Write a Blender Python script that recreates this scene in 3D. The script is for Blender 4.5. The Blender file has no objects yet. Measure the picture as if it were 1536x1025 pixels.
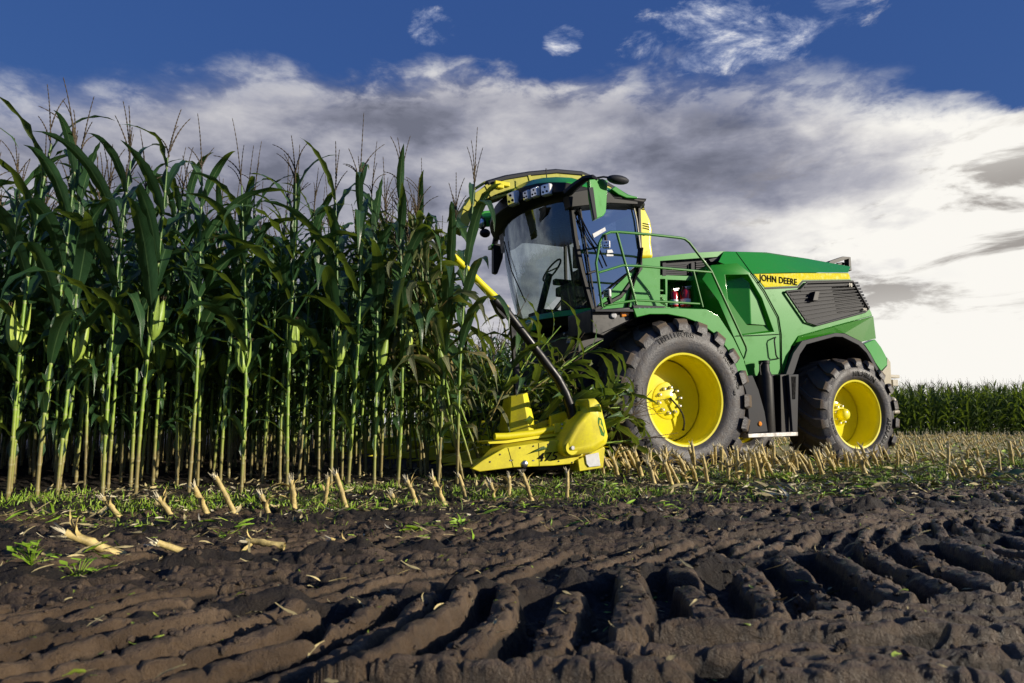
import bpy, bmesh, math, random
import numpy as np
from mathutils import Vector, Matrix
R = math.radians
sc = bpy.context.scene
C = sc.collection
# ------------------------------------------------------------------ camera, sky, sun, exposure
CAM_H = 0.57
PITCH = math.atan(125/1024)
FPX = 1024.0
cam_d = bpy.data.cameras.new('camera'); cam = bpy.data.objects.new('camera', cam_d); C.objects.link(cam)
cam.location = (0, 0, CAM_H); cam.rotation_euler = (R(90)+PITCH, 0, 0)
cam_d.sensor_width = 36; cam_d.lens = 24.0
cam_d.clip_start = 0.05; cam_d.clip_end = 3000
cam_d.dof.use_dof = True; cam_d.dof.focus_distance = 7.0; cam_d.dof.aperture_fstop = 5.0
sc.camera = cam
sc.view_settings.view_transform = 'Standard'; sc.view_settings.look = 'None'
sc.view_settings.exposure = 0.0; sc.view_settings.gamma = 1.0
SUN_AZ, SUN_EL = R(107), R(16.5)          # clockwise from +Y
sun_d = bpy.data.lights.new('sun', 'SUN'); sun = bpy.data.objects.new('sun', sun_d); C.objects.link(sun)
sun_d.energy = 5.0; sun_d.angle = R(0.6); sun_d.color = (1.0, 0.90, 0.74)
sdir = Vector((math.sin(SUN_AZ)*math.cos(SUN_EL), math.cos(SUN_AZ)*math.cos(SUN_EL), math.sin(SUN_EL)))
sun.rotation_euler = sdir.to_track_quat('Z', 'Y').to_euler()
sun.location = (20, -5, 20)

class NT:
    """short-hand for building node trees"""
    def __init__(s, tree): s.t = tree; s.n = tree.nodes; s.l = tree.links
    def new(s, typ, **kw):
        n = s.n.new(typ)
        for k, v in kw.items():
            if hasattr(n, k): setattr(n, k, v)
        return n
    def put(s, sock, val):
        if isinstance(val, bpy.types.NodeSocket): s.l.new(val, sock)
        elif val is not None: sock.default_value = val
    def math(s, op, a, b=None, c=None, clamp=False):
        n = s.n.new('ShaderNodeMath'); n.operation = op; n.use_clamp = clamp
        s.put(n.inputs[0], a); s.put(n.inputs[1], b); s.put(n.inputs[2], c)
        return n.outputs[0]
    def mix(s, f, a, b, typ='MIX'):
        n = s.n.new('ShaderNodeMix'); n.data_type = 'RGBA'; n.blend_type = typ
        s.put(n.inputs[0], f); s.put(n.inputs[6], a); s.put(n.inputs[7], b)
        return n.outputs[2]
    def noise(s, vec, scale, detail=4, rough=.55, dist=0.0):
        n = s.n.new('ShaderNodeTexNoise'); s.put(n.inputs['Vector'], vec)
        n.inputs['Scale'].default_value = scale; n.inputs['Detail'].default_value = detail
        n.inputs['Roughness'].default_value = rough; n.inputs['Distortion'].default_value = dist
        return n.outputs[0]
    def ramp(s, f, stops, interp='LINEAR'):
        n = s.n.new('ShaderNodeValToRGB'); s.put(n.inputs[0], f); cr = n.color_ramp; cr.interpolation = interp
        while len(cr.elements) < len(stops): cr.elements.new(.5)
        for e, (p, c) in zip(cr.elements, stops):
            e.position = p; e.color = c if len(c) == 4 else (*c, 1)
        return n.outputs[0]
    def rng(s, v, a, b, c=0.0, d=1.0, smooth=True):
        n = s.n.new('ShaderNodeMapRange'); n.interpolation_type = 'SMOOTHSTEP' if smooth else 'LINEAR'
        s.put(n.inputs[0], v); s.put(n.inputs[1], a); s.put(n.inputs[2], b); s.put(n.inputs[3], c); s.put(n.inputs[4], d)
        return n.outputs[0]

world = bpy.data.worlds.new('World'); sc.world = world; world.use_nodes = True
W = NT(world.node_tree); W.n.clear()
tc = W.new('ShaderNodeTexCoord'); dirv = tc.outputs['Generated']
sep = W.new('ShaderNodeSeparateXYZ'); W.l.new(dirv, sep.inputs[0])
az = W.math('MULTIPLY', W.math('ARCTAN2', sep.outputs[0], sep.outputs[1]), 57.2958)
el = W.math('MULTIPLY', W.math('ARCSINE', sep.outputs[2]), 57.2958)
sky = W.new('ShaderNodeTexSky'); sky.sky_type = 'NISHITA'; sky.sun_disc = False
sky.sun_elevation = SUN_EL; sky.sun_rotation = SUN_AZ; sky.air_density = 1.0; sky.dust_density = 0.4; sky.ozone_density = 2.0
hs = W.new('ShaderNodeHueSaturation'); W.l.new(sky.outputs[0], hs.inputs['Color'])
hs.inputs['Saturation'].default_value = 1.25; hs.inputs['Value'].default_value = 0.62
blue = W.mix(0.62, hs.outputs[0], (0.42, 1.02, 3.6, 1))
# flattened direction: clouds get longer towards the horizon
mp = W.new('ShaderNodeMapping'); W.l.new(dirv, mp.inputs[0]); mp.inputs['Scale'].default_value = (1, 1, 2.3)
cv = mp.outputs[0]
n_big = W.noise(cv, 2.6, 4, .5, .1)
n_mid = W.noise(cv, 5.2, 7, .55, .12)
n_fine = W.noise(cv, 15, 8, .60, .25)
# upper edge of the cloud bank, by azimuth (degrees)
ec = W.ramp(W.rng(az, -60, 60, 0, 1, False), [(0, (19/40,)*3), ((60-37)/120, (22/40,)*3), ((60-21)/120, (27/40,)*3), ((60-4)/120, (28.6/40,)*3), ((60+6)/120, (27.8/40,)*3), ((60+19)/120, (26.8/40,)*3), ((60+26)/120, (24.8/40,)*3), ((60+37)/120, (21/40,)*3), (1, (17/40,)*3)])
edge = W.math('MULTIPLY', ec, 40.0)
e2 = W.math('ADD', edge, W.math('MULTIPLY', W.math('SUBTRACT', n_mid, .5), 6.0))
e2 = W.math('ADD', e2, W.math('MULTIPLY', W.math('SUBTRACT', n_fine, .5), 3.5))
d_edge = W.math('SUBTRACT', e2, el)
soft = W.rng(n_big, .35, .65, 1.0, 4.0)
bank = W.rng(W.math('DIVIDE', d_edge, soft), -.5, 1.0)
behind = W.rng(W.math('ABSOLUTE', az), 75, 130)
bank = W.math('MULTIPLY', bank, W.rng(W.math('ADD', n_big, W.math('MULTIPLY', behind, -.55)), .1, .35, 0.0, 1.0))
# sun-lit part of the bank
def blob(a0, e0, ra, re):
    da = W.math('DIVIDE', W.math('SUBTRACT', az, a0), ra); de = W.math('DIVIDE', W.math('SUBTRACT', el, e0), re)
    return W.math('SUBTRACT', 1.0, W.math('SQRT', W.math('ADD', W.math('MULTIPLY', da, da), W.math('MULTIPLY', de, de))), clamp=True)
warm = W.math('SUBTRACT', W.math('MULTIPLY', blob(38, 13, 24, 17), 1.15), W.math('MULTIPLY', W.rng(n_mid, .62, .30), .30))
low = W.rng(el, 15, 4)
rim_l = W.math('MULTIPLY', W.rng(d_edge, 3.0, .3), W.rng(n_fine, .40, .62))
lum = W.math('ADD', W.math('MULTIPLY', W.rng(n_mid, .30, .70, .22, .62, False), .9), W.math('MULTIPLY', warm, .96))
lum = W.math('ADD', lum, W.math('MULTIPLY', rim_l, .45))
lum = W.math('ADD', lum, W.math('MULTIPLY', low, W.rng(az, -30, 30, .36, .68)))
lum = W.math('ADD', lum, W.math('MULTIPLY', W.math('SUBTRACT', n_fine, .5), .55))
ccol = W.ramp(lum, [(0.0, (1.6, 1.7, 2.25)), (.24, (2.65, 2.75, 3.5)), (.48, (4.5, 4.5, 5.05)), (.72, (6.9, 6.75, 6.8)), (1.0, (9.7, 9.45, 8.9))])
# grey-brown streaks low on the right
stv = W.new('ShaderNodeMapping'); W.l.new(dirv, stv.inputs[0]); stv.inputs['Scale'].default_value = (2.4, 2.4, 8)
stv.inputs['Rotation'].default_value = (0, R(9), 0)
st = W.noise(stv.outputs[0], 2.6, 8, .6, .35)
stz = W.math('MULTIPLY', W.rng(W.math('ABSOLUTE', W.math('SUBTRACT', el, 13.5)), 9.5, 2), W.rng(az, 12, 27))
ccol = W.mix(W.math('MULTIPLY', W.rng(st, .50, .62), W.math('MULTIPLY', stz, .85)), ccol, (2.6, 2.35, 2.2, 1))
col = W.mix(bank, blue, ccol)
# torn bright wisps above the bank
wv = W.new('ShaderNodeMapping'); W.l.new(dirv, wv.inputs[0]); wv.inputs['Scale'].default_value = (1.6, 1.6, 3.4); wv.inputs['Location'].default_value = (.31, .12, .2)
wn = W.noise(wv.outputs[0], 7.0, 10, .66, .35)
wreg = W.math('MAXIMUM', blob(20, 30.3, 17, 5.6), W.math('MAXIMUM', blob(4.5, 30.7, 3.2, 2.0), blob(-7, 31.5, 4.0, 2.4)))
wreg = W.math('MAXIMUM', wreg, W.math('MULTIPLY', behind, .32))
wf = W.rng(W.math('ADD', wn, W.math('MULTIPLY', W.math('SUBTRACT', W.rng(wreg, 0, .6), 1.0), .42)), .40, .66)
wc = W.mix(W.rng(wn, .5, .7), (4.0, 4.6, 6.4, 1), (9.6, 9.4, 9.2, 1))
col = W.mix(W.math('MULTIPLY', wf, .93), col, wc)
# below the horizon
col = W.mix(W.rng(el, 0, -1.5), col, (.6, .55, .45, 1))
bg = W.new('ShaderNodeBackground'); W.l.new(col, bg.inputs[0]); bg.inputs[1].default_value = 0.1
wo = W.new('ShaderNodeOutputWorld'); W.l.new(bg.outputs[0], wo.inputs[0])
# noise is smooth enough: a moderate importance map keeps the script quick
world.cycles.sampling_method = 'MANUAL'; world.cycles.sample_map_resolution = 512
sc.cycles.max_bounces = 6; sc.cycles.transparent_max_bounces = 12
sc.cycles.caustics_reflective = False; sc.cycles.caustics_refractive = False

# ------------------------------------------------------------------ frame of the machine and of the crop rows
TH = R(23.7)
Uv = (math.cos(TH), math.sin(TH)); Nv = (math.sin(TH), -math.cos(TH))    # rearwards / towards the near side
ORG = (2.139, 8.45)
def uv2xy(u, v): return (ORG[0]+u*Uv[0]+v*Nv[0], ORG[1]+u*Uv[1]+v*Nv[1])
def xy2uv(x, y): x = x-ORG[0]; y = y-ORG[1]; return (x*Uv[0]+y*Uv[1], x*Nv[0]+y*Nv[1])
cP, sP = math.cos(PITCH), math.sin(PITCH)
def S(px, py, v, z_ground=0):
    """survey: where a sight line of the photograph meets the upright plane v of the machine -> (u, v, z)"""
    a = (px-768)/FPX; b = -(py-512.5)/FPX
    r = (a, cP-sP*b, sP+cP*b)
    t = (ORG[0]*Nv[0]+ORG[1]*Nv[1]+v)/(r[0]*Nv[0]+r[1]*Nv[1])
    u, _ = xy2uv(r[0]*t, r[1]*t)
    return (u, v, CAM_H+r[2]*t)
def G(px, py, z=0.0):
    """same for the ground -> world x, y"""
    a = (px-768)/FPX; b = -(py-512.5)/FPX
    r = (a, cP-sP*b, sP+cP*b); t = (z-CAM_H)/r[2]
    return (r[0]*t, r[1]*t)

# ------------------------------------------------------------------ helpers
def tag(o, label=None, cat=None, group=None, kind=None):
    if label: o['label'] = label
    if cat: o['category'] = cat
    if group: o['group'] = group
    if kind: o['kind'] = kind
    return o
def empty(name, loc, rz=0, parent=None):
    o = bpy.data.objects.new(name, None); C.objects.link(o); o.location = loc; o.rotation_euler = (0, 0, rz)
    o.empty_display_size = .2
    if parent: o.parent = parent
    return o
class MB:
    def __init__(s, flip=False): s.v = []; s.f = []; s.m = []; s.mi = 0; s.flip = flip; s.uv = None
    def add(s, vs, fs):
        b = len(s.v); s.v += [tuple(p) for p in vs]
        for f in fs: s.f.append(tuple(b+i for i in f)); s.m.append(s.mi)
        return s
    def poly(s, pts): return s.add(pts, [tuple(range(len(pts)))])
    def prism(s, pts, off):
        n = len(pts); o = Vector(off)
        vs = [Vector(p) for p in pts]; vs += [p+o for p in vs]
        fs = [tuple(range(n)), tuple(range(2*n-1, n-1, -1))]+[(i, i+n, (i+1) % n+n, (i+1) % n) for i in range(n)]
        return s.add(vs, fs)
    def box(s, c, d, rot=None):
        c = Vector(c); vs = []
        for z in (-.5, .5):
            for x, y in ((-.5, -.5), (.5, -.5), (.5, .5), (-.5, .5)):
                p = Vector((x*d[0], y*d[1], z*d[2]))
                if rot is not None: p = rot @ p
                vs.append(c+p)
        return s.add(vs, [(3, 2, 1, 0), (4, 5, 6, 7), (0, 1, 5, 4), (1, 2, 6, 5), (2, 3, 7, 6), (3, 0, 4, 7)])
    def tube(s, pts, r, n=8, cap=True, sq=None):
        P = [Vector(p) for p in pts]; k = len(P)
        if not hasattr(r, '__len__'): r = [r]*k
        T = [(P[min(i+1, k-1)]-P[max(i-1, 0)]).normalized() for i in range(k)]
        a = Vector((0, 0, 1)) if abs(T[0].z) < .9 else Vector((1, 0, 0))
        nx = T[0].cross(a).normalized(); vs = []
        for i in range(k):
            if i: nx = (nx-T[i]*nx.dot(T[i])).normalized()
            ny = T[i].cross(nx)
            for j in range(n):
                an = 2*math.pi*(j+.5)/n
                w, h = (1, 1) if sq is None else sq
                vs.append(P[i]+nx*(math.cos(an)*r[i]*w)+ny*(math.sin(an)*r[i]*h))
        fs = [(i*n+j, i*n+(j+1) % n, (i+1)*n+(j+1) % n, (i+1)*n+j) for i in range(k-1) for j in range(n)]
        if cap: fs += [tuple(range(n-1, -1, -1)), tuple((k-1)*n+j for j in range(n))]
        return s.add(vs, fs)
    def lathe(s, prof, c, ax=(0, 1, 0), n=48, close=False):
        """prof: (radius, height along ax)"""
        A = Vector(ax).normalized(); c = Vector(c)
        h = Vector((0, 0, 1)) if abs(A.z) < .9 else Vector((1, 0, 0))
        e1 = A.cross(h).normalized(); e2 = A.cross(e1); vs = []
        for r, t in prof:
            for j in range(n):
                an = 2*math.pi*j/n; vs.append(c+A*t+e1*(math.cos(an)*r)+e2*(math.sin(an)*r))
        k = len(prof)
        fs = [(i*n+j, i*n+(j+1) % n, (i+1)*n+(j+1) % n, (i+1)*n+j) for i in range(k-1) for j in range(n)]
        if close:
            fs += [((k-1)*n+j, (k-1)*n+(j+1) % n, (j+1) % n, j) for j in range(n)]
        else:
            if prof[0][0] > 1e-5: fs.append(tuple(range(n)))
            if prof[-1][0] > 1e-5: fs.append(tuple((k-1)*n+j for j in range(n-1, -1, -1)))
        return s.add(vs, fs)
    def ball(s, c, r, n=12, m=8):
        c = Vector(c); r = (r, r, r) if not hasattr(r, '__len__') else r
        vs = []
        for i in range(m+1):
            ph = math.pi*i/m
            for j in range(n):
                t = 2*math.pi*j/n; vs.append(c+Vector((r[0]*math.sin(ph)*math.cos(t), r[1]*math.sin(ph)*math.sin(t), r[2]*math.cos(ph))))
        return s.add(vs, [(i*n+j, i*n+(j+1) % n, (i+1)*n+(j+1) % n, (i+1)*n+j) for i in range(m) for j in range(n)])
    def mesh(s, name, mats, smooth=40, recalc=True):
        me = bpy.data.meshes.new(name)
        V = [(p[0], -p[1], p[2]) for p in s.v] if s.flip else s.v
        me.from_pydata(V, [], s.f)
        for m in (mats if isinstance(mats, (list, tuple)) else [mats]): me.materials.append(m)
        if any(s.m): me.polygons.foreach_set('material_index', s.m)
        if recalc:
            b = bmesh.new(); b.from_mesh(me)
            bmesh.ops.remove_doubles(b, verts=b.verts, dist=1e-5)
            bmesh.ops.recalc_face_normals(b, faces=b.faces); b.to_mesh(me); b.free()
        if smooth:
            me.polygons.foreach_set('use_smooth', [True]*len(me.polygons))
            me.set_sharp_from_angle(angle=R(smooth))
        if s.uv:
            l = me.uv_layers.new(name='UVMap'); l.data.foreach_set('uv', s.uv)
        me.update(); return me
    def build(s, name, mats, parent=None, smooth=40, bevel=0, label=None, seg=2, recalc=True):
        o = bpy.data.objects.new(name, s.mesh(name, mats, smooth, recalc)); C.objects.link(o)
        if parent: o.parent = parent
        if bevel:
            b = o.modifiers.new('bevel', 'BEVEL'); b.width = bevel; b.segments = seg; b.limit_method = 'ANGLE'; b.angle_limit = R(32); b.harden_normals = bool(smooth)
        if label: o['label'] = label
        return o

# ------------------------------------------------------------------ numpy gradient noise for modelled relief
_rs = np.random.RandomState(5)
_perm = np.concatenate([_rs.permutation(256)]*2); _ga = _rs.rand(256)*2*np.pi; _gx = np.cos(_ga); _gy = np.sin(_ga)
def perlin(x, y):
    xi = np.floor(x).astype(int); yi = np.floor(y).astype(int); xf = x-xi; yf = y-yi
    u = xf*xf*xf*(xf*(xf*6-15)+10); v = yf*yf*yf*(yf*(yf*6-15)+10)
    def g(a, b, dx, dy):
        h = _perm[(_perm[a & 255]+b) & 255]; return _gx[h]*dx+_gy[h]*dy
    n00 = g(xi, yi, xf, yf); n10 = g(xi+1, yi, xf-1, yf); n01 = g(xi, yi+1, xf, yf-1); n11 = g(xi+1, yi+1, xf-1, yf-1)
    return (n00*(1-u)+n10*u)*(1-v)+(n01*(1-u)+n11*u)*v
def fbm(x, y, o=4, g=.5):
    s = 0; a = 1; f = 1
    for i in range(o): s = s+a*perlin(x*f+i*17.3, y*f-i*9.1); a *= g; f *= 2.03
    return s
def sstep(a, b, x):
    t = np.clip((x-a)/(b-a), 0, 1); return t*t*(3-2*t)
# ------------------------------------------------------------------ materials
def mat(name, base, rough=.5, metal=0, coat=0, spec=.5, nscale=None, nvar=.12, bump=0, bscale=60, nmin=.7, coat_r=.12):
    m = bpy.data.materials.new(name); m.use_nodes = True; t = NT(m.node_tree); b = t.n['Principled BSDF']
    b.inputs['Base Color'].default_value = (*base, 1); b.inputs['Roughness'].default_value = rough
    b.inputs['Metallic'].default_value = metal; b.inputs['Coat Weight'].default_value = coat; b.inputs['Coat Roughness'].default_value = coat_r
    b.inputs['Specular IOR Level'].default_value = spec
    tcn = t.new('ShaderNodeTexCoord'); ob = tcn.outputs['Object']
    if nscale:
        n = t.noise(ob, nscale, 5, .6)
        c = t.mix(t.rng(n, .35, .68), (*[q*(1-nvar) for q in base], 1), (*[min(1, q*(1+nvar)) for q in base], 1))
        t.l.new(c, b.inputs['Base Color'])
        t.l.new(t.rng(n, .3, .7, max(.02, rough*nmin), rough*1.25), b.inputs['Roughness'])
    if bump:
        bn = t.new('ShaderNodeBump'); bn.inputs['Strength'].default_value = bump; bn.inputs['Distance'].default_value = .01
        t.l.new(t.noise(ob, bscale, 5, .6), bn.inputs['Height']); t.l.new(bn.outputs[0], b.inputs['Normal'])
    return m
def dusty(name, base, rough, dust, amount, coat=0, metal=0, low=1.6, spec=.5, dscale=5):
    """paint or plastic with field dust: streaky film, heavier low down on the machine"""
    m = bpy.data.materials.new(name); m.use_nodes = True; t = NT(m.node_tree); b = t.n['Principled BSDF']
    tcn = t.new('ShaderNodeTexCoord'); ob = tcn.outputs['Object']
    g = t.new('ShaderNodeNewGeometry'); sp = t.new('ShaderNodeSeparateXYZ'); t.l.new(g.outputs['Position'], sp.inputs[0])
    n1 = t.noise(ob, dscale, 7, .65, .3); n2 = t.noise(ob, dscale*9, 5, .6)
    h = t.rng(sp.outputs[2], low, .2, 0, .28)
    f = t.rng(t.math('ADD', t.math('ADD', n1, h), t.math('MULTIPLY', t.math('SUBTRACT', n2, .5), .35)), .50, .95, 0, amount)
    t.l.new(t.mix(f, (*base, 1), (*dust, 1)), b.inputs['Base Color'])
    t.l.new(t.math('ADD', rough, t.math('MULTIPLY', f, .6), clamp=True), b.inputs['Roughness'])
    b.inputs['Metallic'].default_value = metal; b.inputs['Specular IOR Level'].default_value = spec
    t.l.new(t.math('MULTIPLY', t.math('SUBTRACT', 1, f, clamp=True), coat), b.inputs['Coat Weight'])
    b.inputs['Coat Roughness'].default_value = .13
    bn = t.new('ShaderNodeBump'); bn.inputs['Strength'].default_value = .10; bn.inputs['Distance'].default_value = .02
    t.l.new(t.noise(ob, 1.7, 2, .4), bn.inputs['Height']); t.l.new(bn.outputs[0], b.inputs['Normal']); t.l.new(bn.outputs[0], b.inputs['Coat Normal'])
    return m
DUST = (.20, .16, .11)
M = {}
M['green'] = dusty('green paint', (.022, .32, .016), .50, DUST, .26, coat=.8, spec=.30)
M['green_d'] = dusty('darker green paint', (.024, .235, .004), .46, DUST, .2, coat=.8, spec=.3)
M['yellow'] = dusty('yellow paint', (.92, .82, .002), .48, (.50, .40, .06), .2, coat=.4)
M['yellow_h'] = dusty('yellow moulded plastic', (.92, .82, .003), .48, (.40, .32, .08), .45, coat=.25)
M['stripe'] = mat('yellow decal film', (.86, .74, .002), .6, spec=.15, nscale=20, nvar=.04)
M['yellow_s'] = dusty('yellow painted spout', (.52, .49, .03), .45, (.25, .24, .12), .75, dscale=3, low=6)
M['black'] = dusty('black plastic', (.008, .009, .011), .5, DUST, .14, spec=.3)
M['blackgloss'] = mat('glossy black paint', (.006, .006, .008), .42, coat=0, nscale=8, nvar=.2)
M['grey'] = dusty('dark grey plastic', (.022, .025, .034), .60, DUST, .10, spec=.3)
M['chassis'] = dusty('chassis dark steel', (.012, .012, .012), .5, DUST, .45)
M['steel'] = mat('bare steel', (.55, .55, .56), .32, metal=1, nscale=20)
M['alu'] = dusty('pale metal tread', (.55, .55, .55), .4, DUST, .5, metal=.6)
M['white'] = mat('white plastic', (.75, .76, .78), .35, nscale=20, nvar=.05)
M['cream'] = dusty('cream painted bumper', (.5, .46, .36), .45, DUST, .5)
M['red'] = mat('red enamel', (.50, .010, .018), .2, coat=.8, nscale=14)
M['amber'] = mat('amber lens', (.9, .30, .01), .15, coat=.6, nscale=30)
M['cloth'] = mat('charcoal seat cloth', (.035, .034, .032), .85, nscale=30, bump=.4)
M['ink'] = mat('black lettering', (.006, .006, .007), .85, spec=.1, nscale=40)
M['liner'] = mat('matt black liner', (.004, .004, .004), .9, nscale=6)
M['reflector'] = mat('lamp reflector', (.80, .83, .9), .12, metal=.7, nscale=40, nvar=.15)
M['mirror'] = mat('mirror face', (.8, .8, .82), .03, metal=1, nscale=4, nvar=.03)
M['tyretext'] = mat('raised tyre lettering', (.009, .009, .010), .5, nscale=50, nvar=.3)
def glass(name, tint, refl, rough=.0):
    m = bpy.data.materials.new(name); m.use_nodes = True; t = NT(m.node_tree); t.n.clear()
    tr = t.new('ShaderNodeBsdfTransparent'); gl = t.new('ShaderNodeBsdfGlossy'); gl.inputs['Roughness'].default_value = rough+.02; gl.inputs['Color'].default_value = (.72, .86, 1, 1)  # blue of a reflected sky put into the gloss colour
    tcn = t.new('ShaderNodeTexCoord'); n = t.noise(tcn.outputs['Object'], 2.5, 6, .6, .4)
    t.l.new(t.mix(t.rng(n, .35, .7), (*tint, 1), (*[q*.86 for q in tint], 1)), tr.inputs[0])
    lw = t.new('ShaderNodeLayerWeight'); lw.inputs[0].default_value = .35
    f = t.math('ADD', refl, t.math('MULTIPLY', lw.outputs['Facing'], .35), clamp=True)
    df = t.new('ShaderNodeBsdfDiffuse'); df.inputs[0].default_value = (.3, .3, .28, 1)
    mx = t.new('ShaderNodeMixShader'); t.l.new(f, mx.inputs[0]); t.l.new(tr.outputs[0], mx.inputs[1]); t.l.new(gl.outputs[0], mx.inputs[2])
    mx2 = t.new('ShaderNodeMixShader'); t.l.new(t.rng(n, .5, .8, .015, .07), mx2.inputs[0]); t.l.new(mx.outputs[0], mx2.inputs[1]); t.l.new(df.outputs[0], mx2.inputs[2])
    o = t.new('ShaderNodeOutputMaterial'); t.l.new(mx2.outputs[0], o.inputs[0]); return m
M['glass'] = glass('windscreen glass', (.80, .86, .82), .10)
M['glass_side'] = glass('tinted door glass', (.22, .30, .42), .60)
M['lens'] = glass('clear lamp lens', (.9, .92, .95), .12)
def tyre_mat(name, rubber, mud, amount):
    m = bpy.data.materials.new(name); m.use_nodes = True; t = NT(m.node_tree); b = t.n['Principled BSDF']
    tcn = t.new('ShaderNodeTexCoord'); ob = tcn.outputs['Object']
    sp = t.new('ShaderNodeSeparateXYZ'); t.l.new(ob, sp.inputs[0])
    rad = t.math('SQRT', t.math('ADD', t.math('POWER', sp.outputs[0], 2), t.math('POWER', sp.outputs[2], 2)))
    at = t.new('ShaderNodeAttribute'); at.attribute_name = 'rr'
    n = t.noise(ob, 7, 8, .68, .4); n2 = t.noise(ob, 45, 6, .65)
    f = t.math('ADD', t.math('MULTIPLY_ADD', t.math('SUBTRACT', n, .5), 1.5, .16), t.rng(rad, at.outputs['Fac'], t.math('ADD', at.outputs['Fac'], .08), .0, amount))
    f = t.math('ADD', f, t.math('MULTIPLY', t.math('SUBTRACT', n2, .5), .7), clamp=True)
    t.l.new(t.mix(f, (*rubber, 1), t.mix(n2, (*[q*.65 for q in mud], 1), (*mud, 1))), b.inputs['Base Color'])
    t.l.new(t.rng(f, 0, 1, .42, .95), b.inputs['Roughness']); b.inputs['Specular IOR Level'].default_value = .4
    bn = t.new('ShaderNodeBump'); bn.inputs['Strength'].default_value = .55; bn.inputs['Distance'].default_value = .01
    t.l.new(t.math('ADD', n2, t.math('MULTIPLY', n, .8)), bn.inputs['Height']); t.l.new(bn.outputs[0], b.inputs['Normal'])
    return m
M['tyre'] = tyre_mat('muddy tyre rubber', (.060, .062, .074), (.18, .138, .098), 1.0)
# crop
def leaf_mat(name, top, under, rough, trans, rib, dry=.0):
    m = bpy.data.materials.new(name); m.use_nodes = True; t = NT(m.node_tree); t.n.clear()
    uv = t.new('ShaderNodeUVMap'); sp = t.new('ShaderNodeSeparateXYZ'); t.l.new(uv.outputs[0], sp.inputs[0])
    g = t.new('ShaderNodeNewGeometry'); oi = t.new('ShaderNodeObjectInfo')
    tcn = t.new('ShaderNodeTexCoord'); n = t.noise(tcn.outputs['Object'], 3.5, 5, .6); nf = t.noise(tcn.outputs['Object'], 60, 3, .6)
    a = t.math('ABSOLUTE', t.math('SUBTRACT', sp.outputs[0], .5))
    ribf = t.rng(a, .02, .055, 1, 0)
    vein = t.math('MULTIPLY', t.math('SINE', t.math('MULTIPLY', sp.outputs[0], 95)), .5)
    dark = t.mix(t.rng(n, .3, .7), (*[q*.62 for q in top], 1), (*[min(1, q*1.35) for q in top], 1))
    dark = t.mix(t.math('MULTIPLY', t.math('ADD', vein, .5), .22), dark, (*[q*1.7 for q in top], 1))
    c = t.mix(g.outputs['Backfacing'], dark, (*under, 1))
    # yellowed and dead margins
    dr = t.rng(t.math('ADD', t.math('ADD', t.noise(tcn.outputs['Object'], 2.3, 6, .7), t.math('MULTIPLY', a, .25)), dry), .70, .80)
    c = t.mix(t.math('MULTIPLY', dr, .9), c, (.30, .23, .085, 1))
    c = t.mix(t.math('MULTIPLY', ribf, .75), c, (*rib, 1))
    hsv = t.new('ShaderNodeHueSaturation'); t.l.new(c, hsv.inputs['Color'])
    t.l.new(t.rng(oi.outputs['Random'], 0, 1, .75, 1.3, False), hsv.inputs['Value']); t.l.new(t.rng(oi.outputs['Random'], 0, 1, .52, .487, False), hsv.inputs['Hue'])
    b = t.new('ShaderNodeBsdfPrincipled'); t.l.new(hsv.outputs[0], b.inputs['Base Color']); b.inputs['Roughness'].default_value = rough
    b.inputs['Specular IOR Level'].default_value = .55
    bn = t.new('ShaderNodeBump'); bn.inputs['Strength'].default_value = .35; bn.inputs['Distance'].default_value = .004
    t.l.new(t.math('ADD', vein, nf), bn.inputs['Height']); t.l.new(bn.outputs[0], b.inputs['Normal'])
    tl = t.new('ShaderNodeBsdfTranslucent'); t.l.new(t.mix(.75, hsv.outputs[0], (.30, .42, .03, 1)), tl.inputs[0])
    mx = t.new('ShaderNodeMixShader'); mx.inputs[0].default_value = trans; t.l.new(b.outputs[0], mx.inputs[1]); t.l.new(tl.outputs[0], mx.inputs[2])
    o = t.new('ShaderNodeOutputMaterial'); t.l.new(mx.outputs[0], o.inputs[0]); return m
M['leaf'] = leaf_mat('corn leaf', (.026, .070, .028), (.046, .105, .034), .30, .24, (.13, .22, .09))
M['leaf_far_lit'] = leaf_mat('distant sunlit corn leaf', (.10, .16, .03), (.13, .19, .04), .5, .35, (.2, .24, .08))  # lighter copy of the corn leaf, sunlight put into its colour
M['leaf_dry'] = leaf_mat('wilting corn leaf', (.07, .10, .03), (.11, .13, .05), .55, .25, (.30, .28, .15), dry=.12)
M['husk'] = leaf_mat('ear husk', (.34, .45, .07), (.36, .44, .10), .45, .08, (.40, .46, .12))
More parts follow.
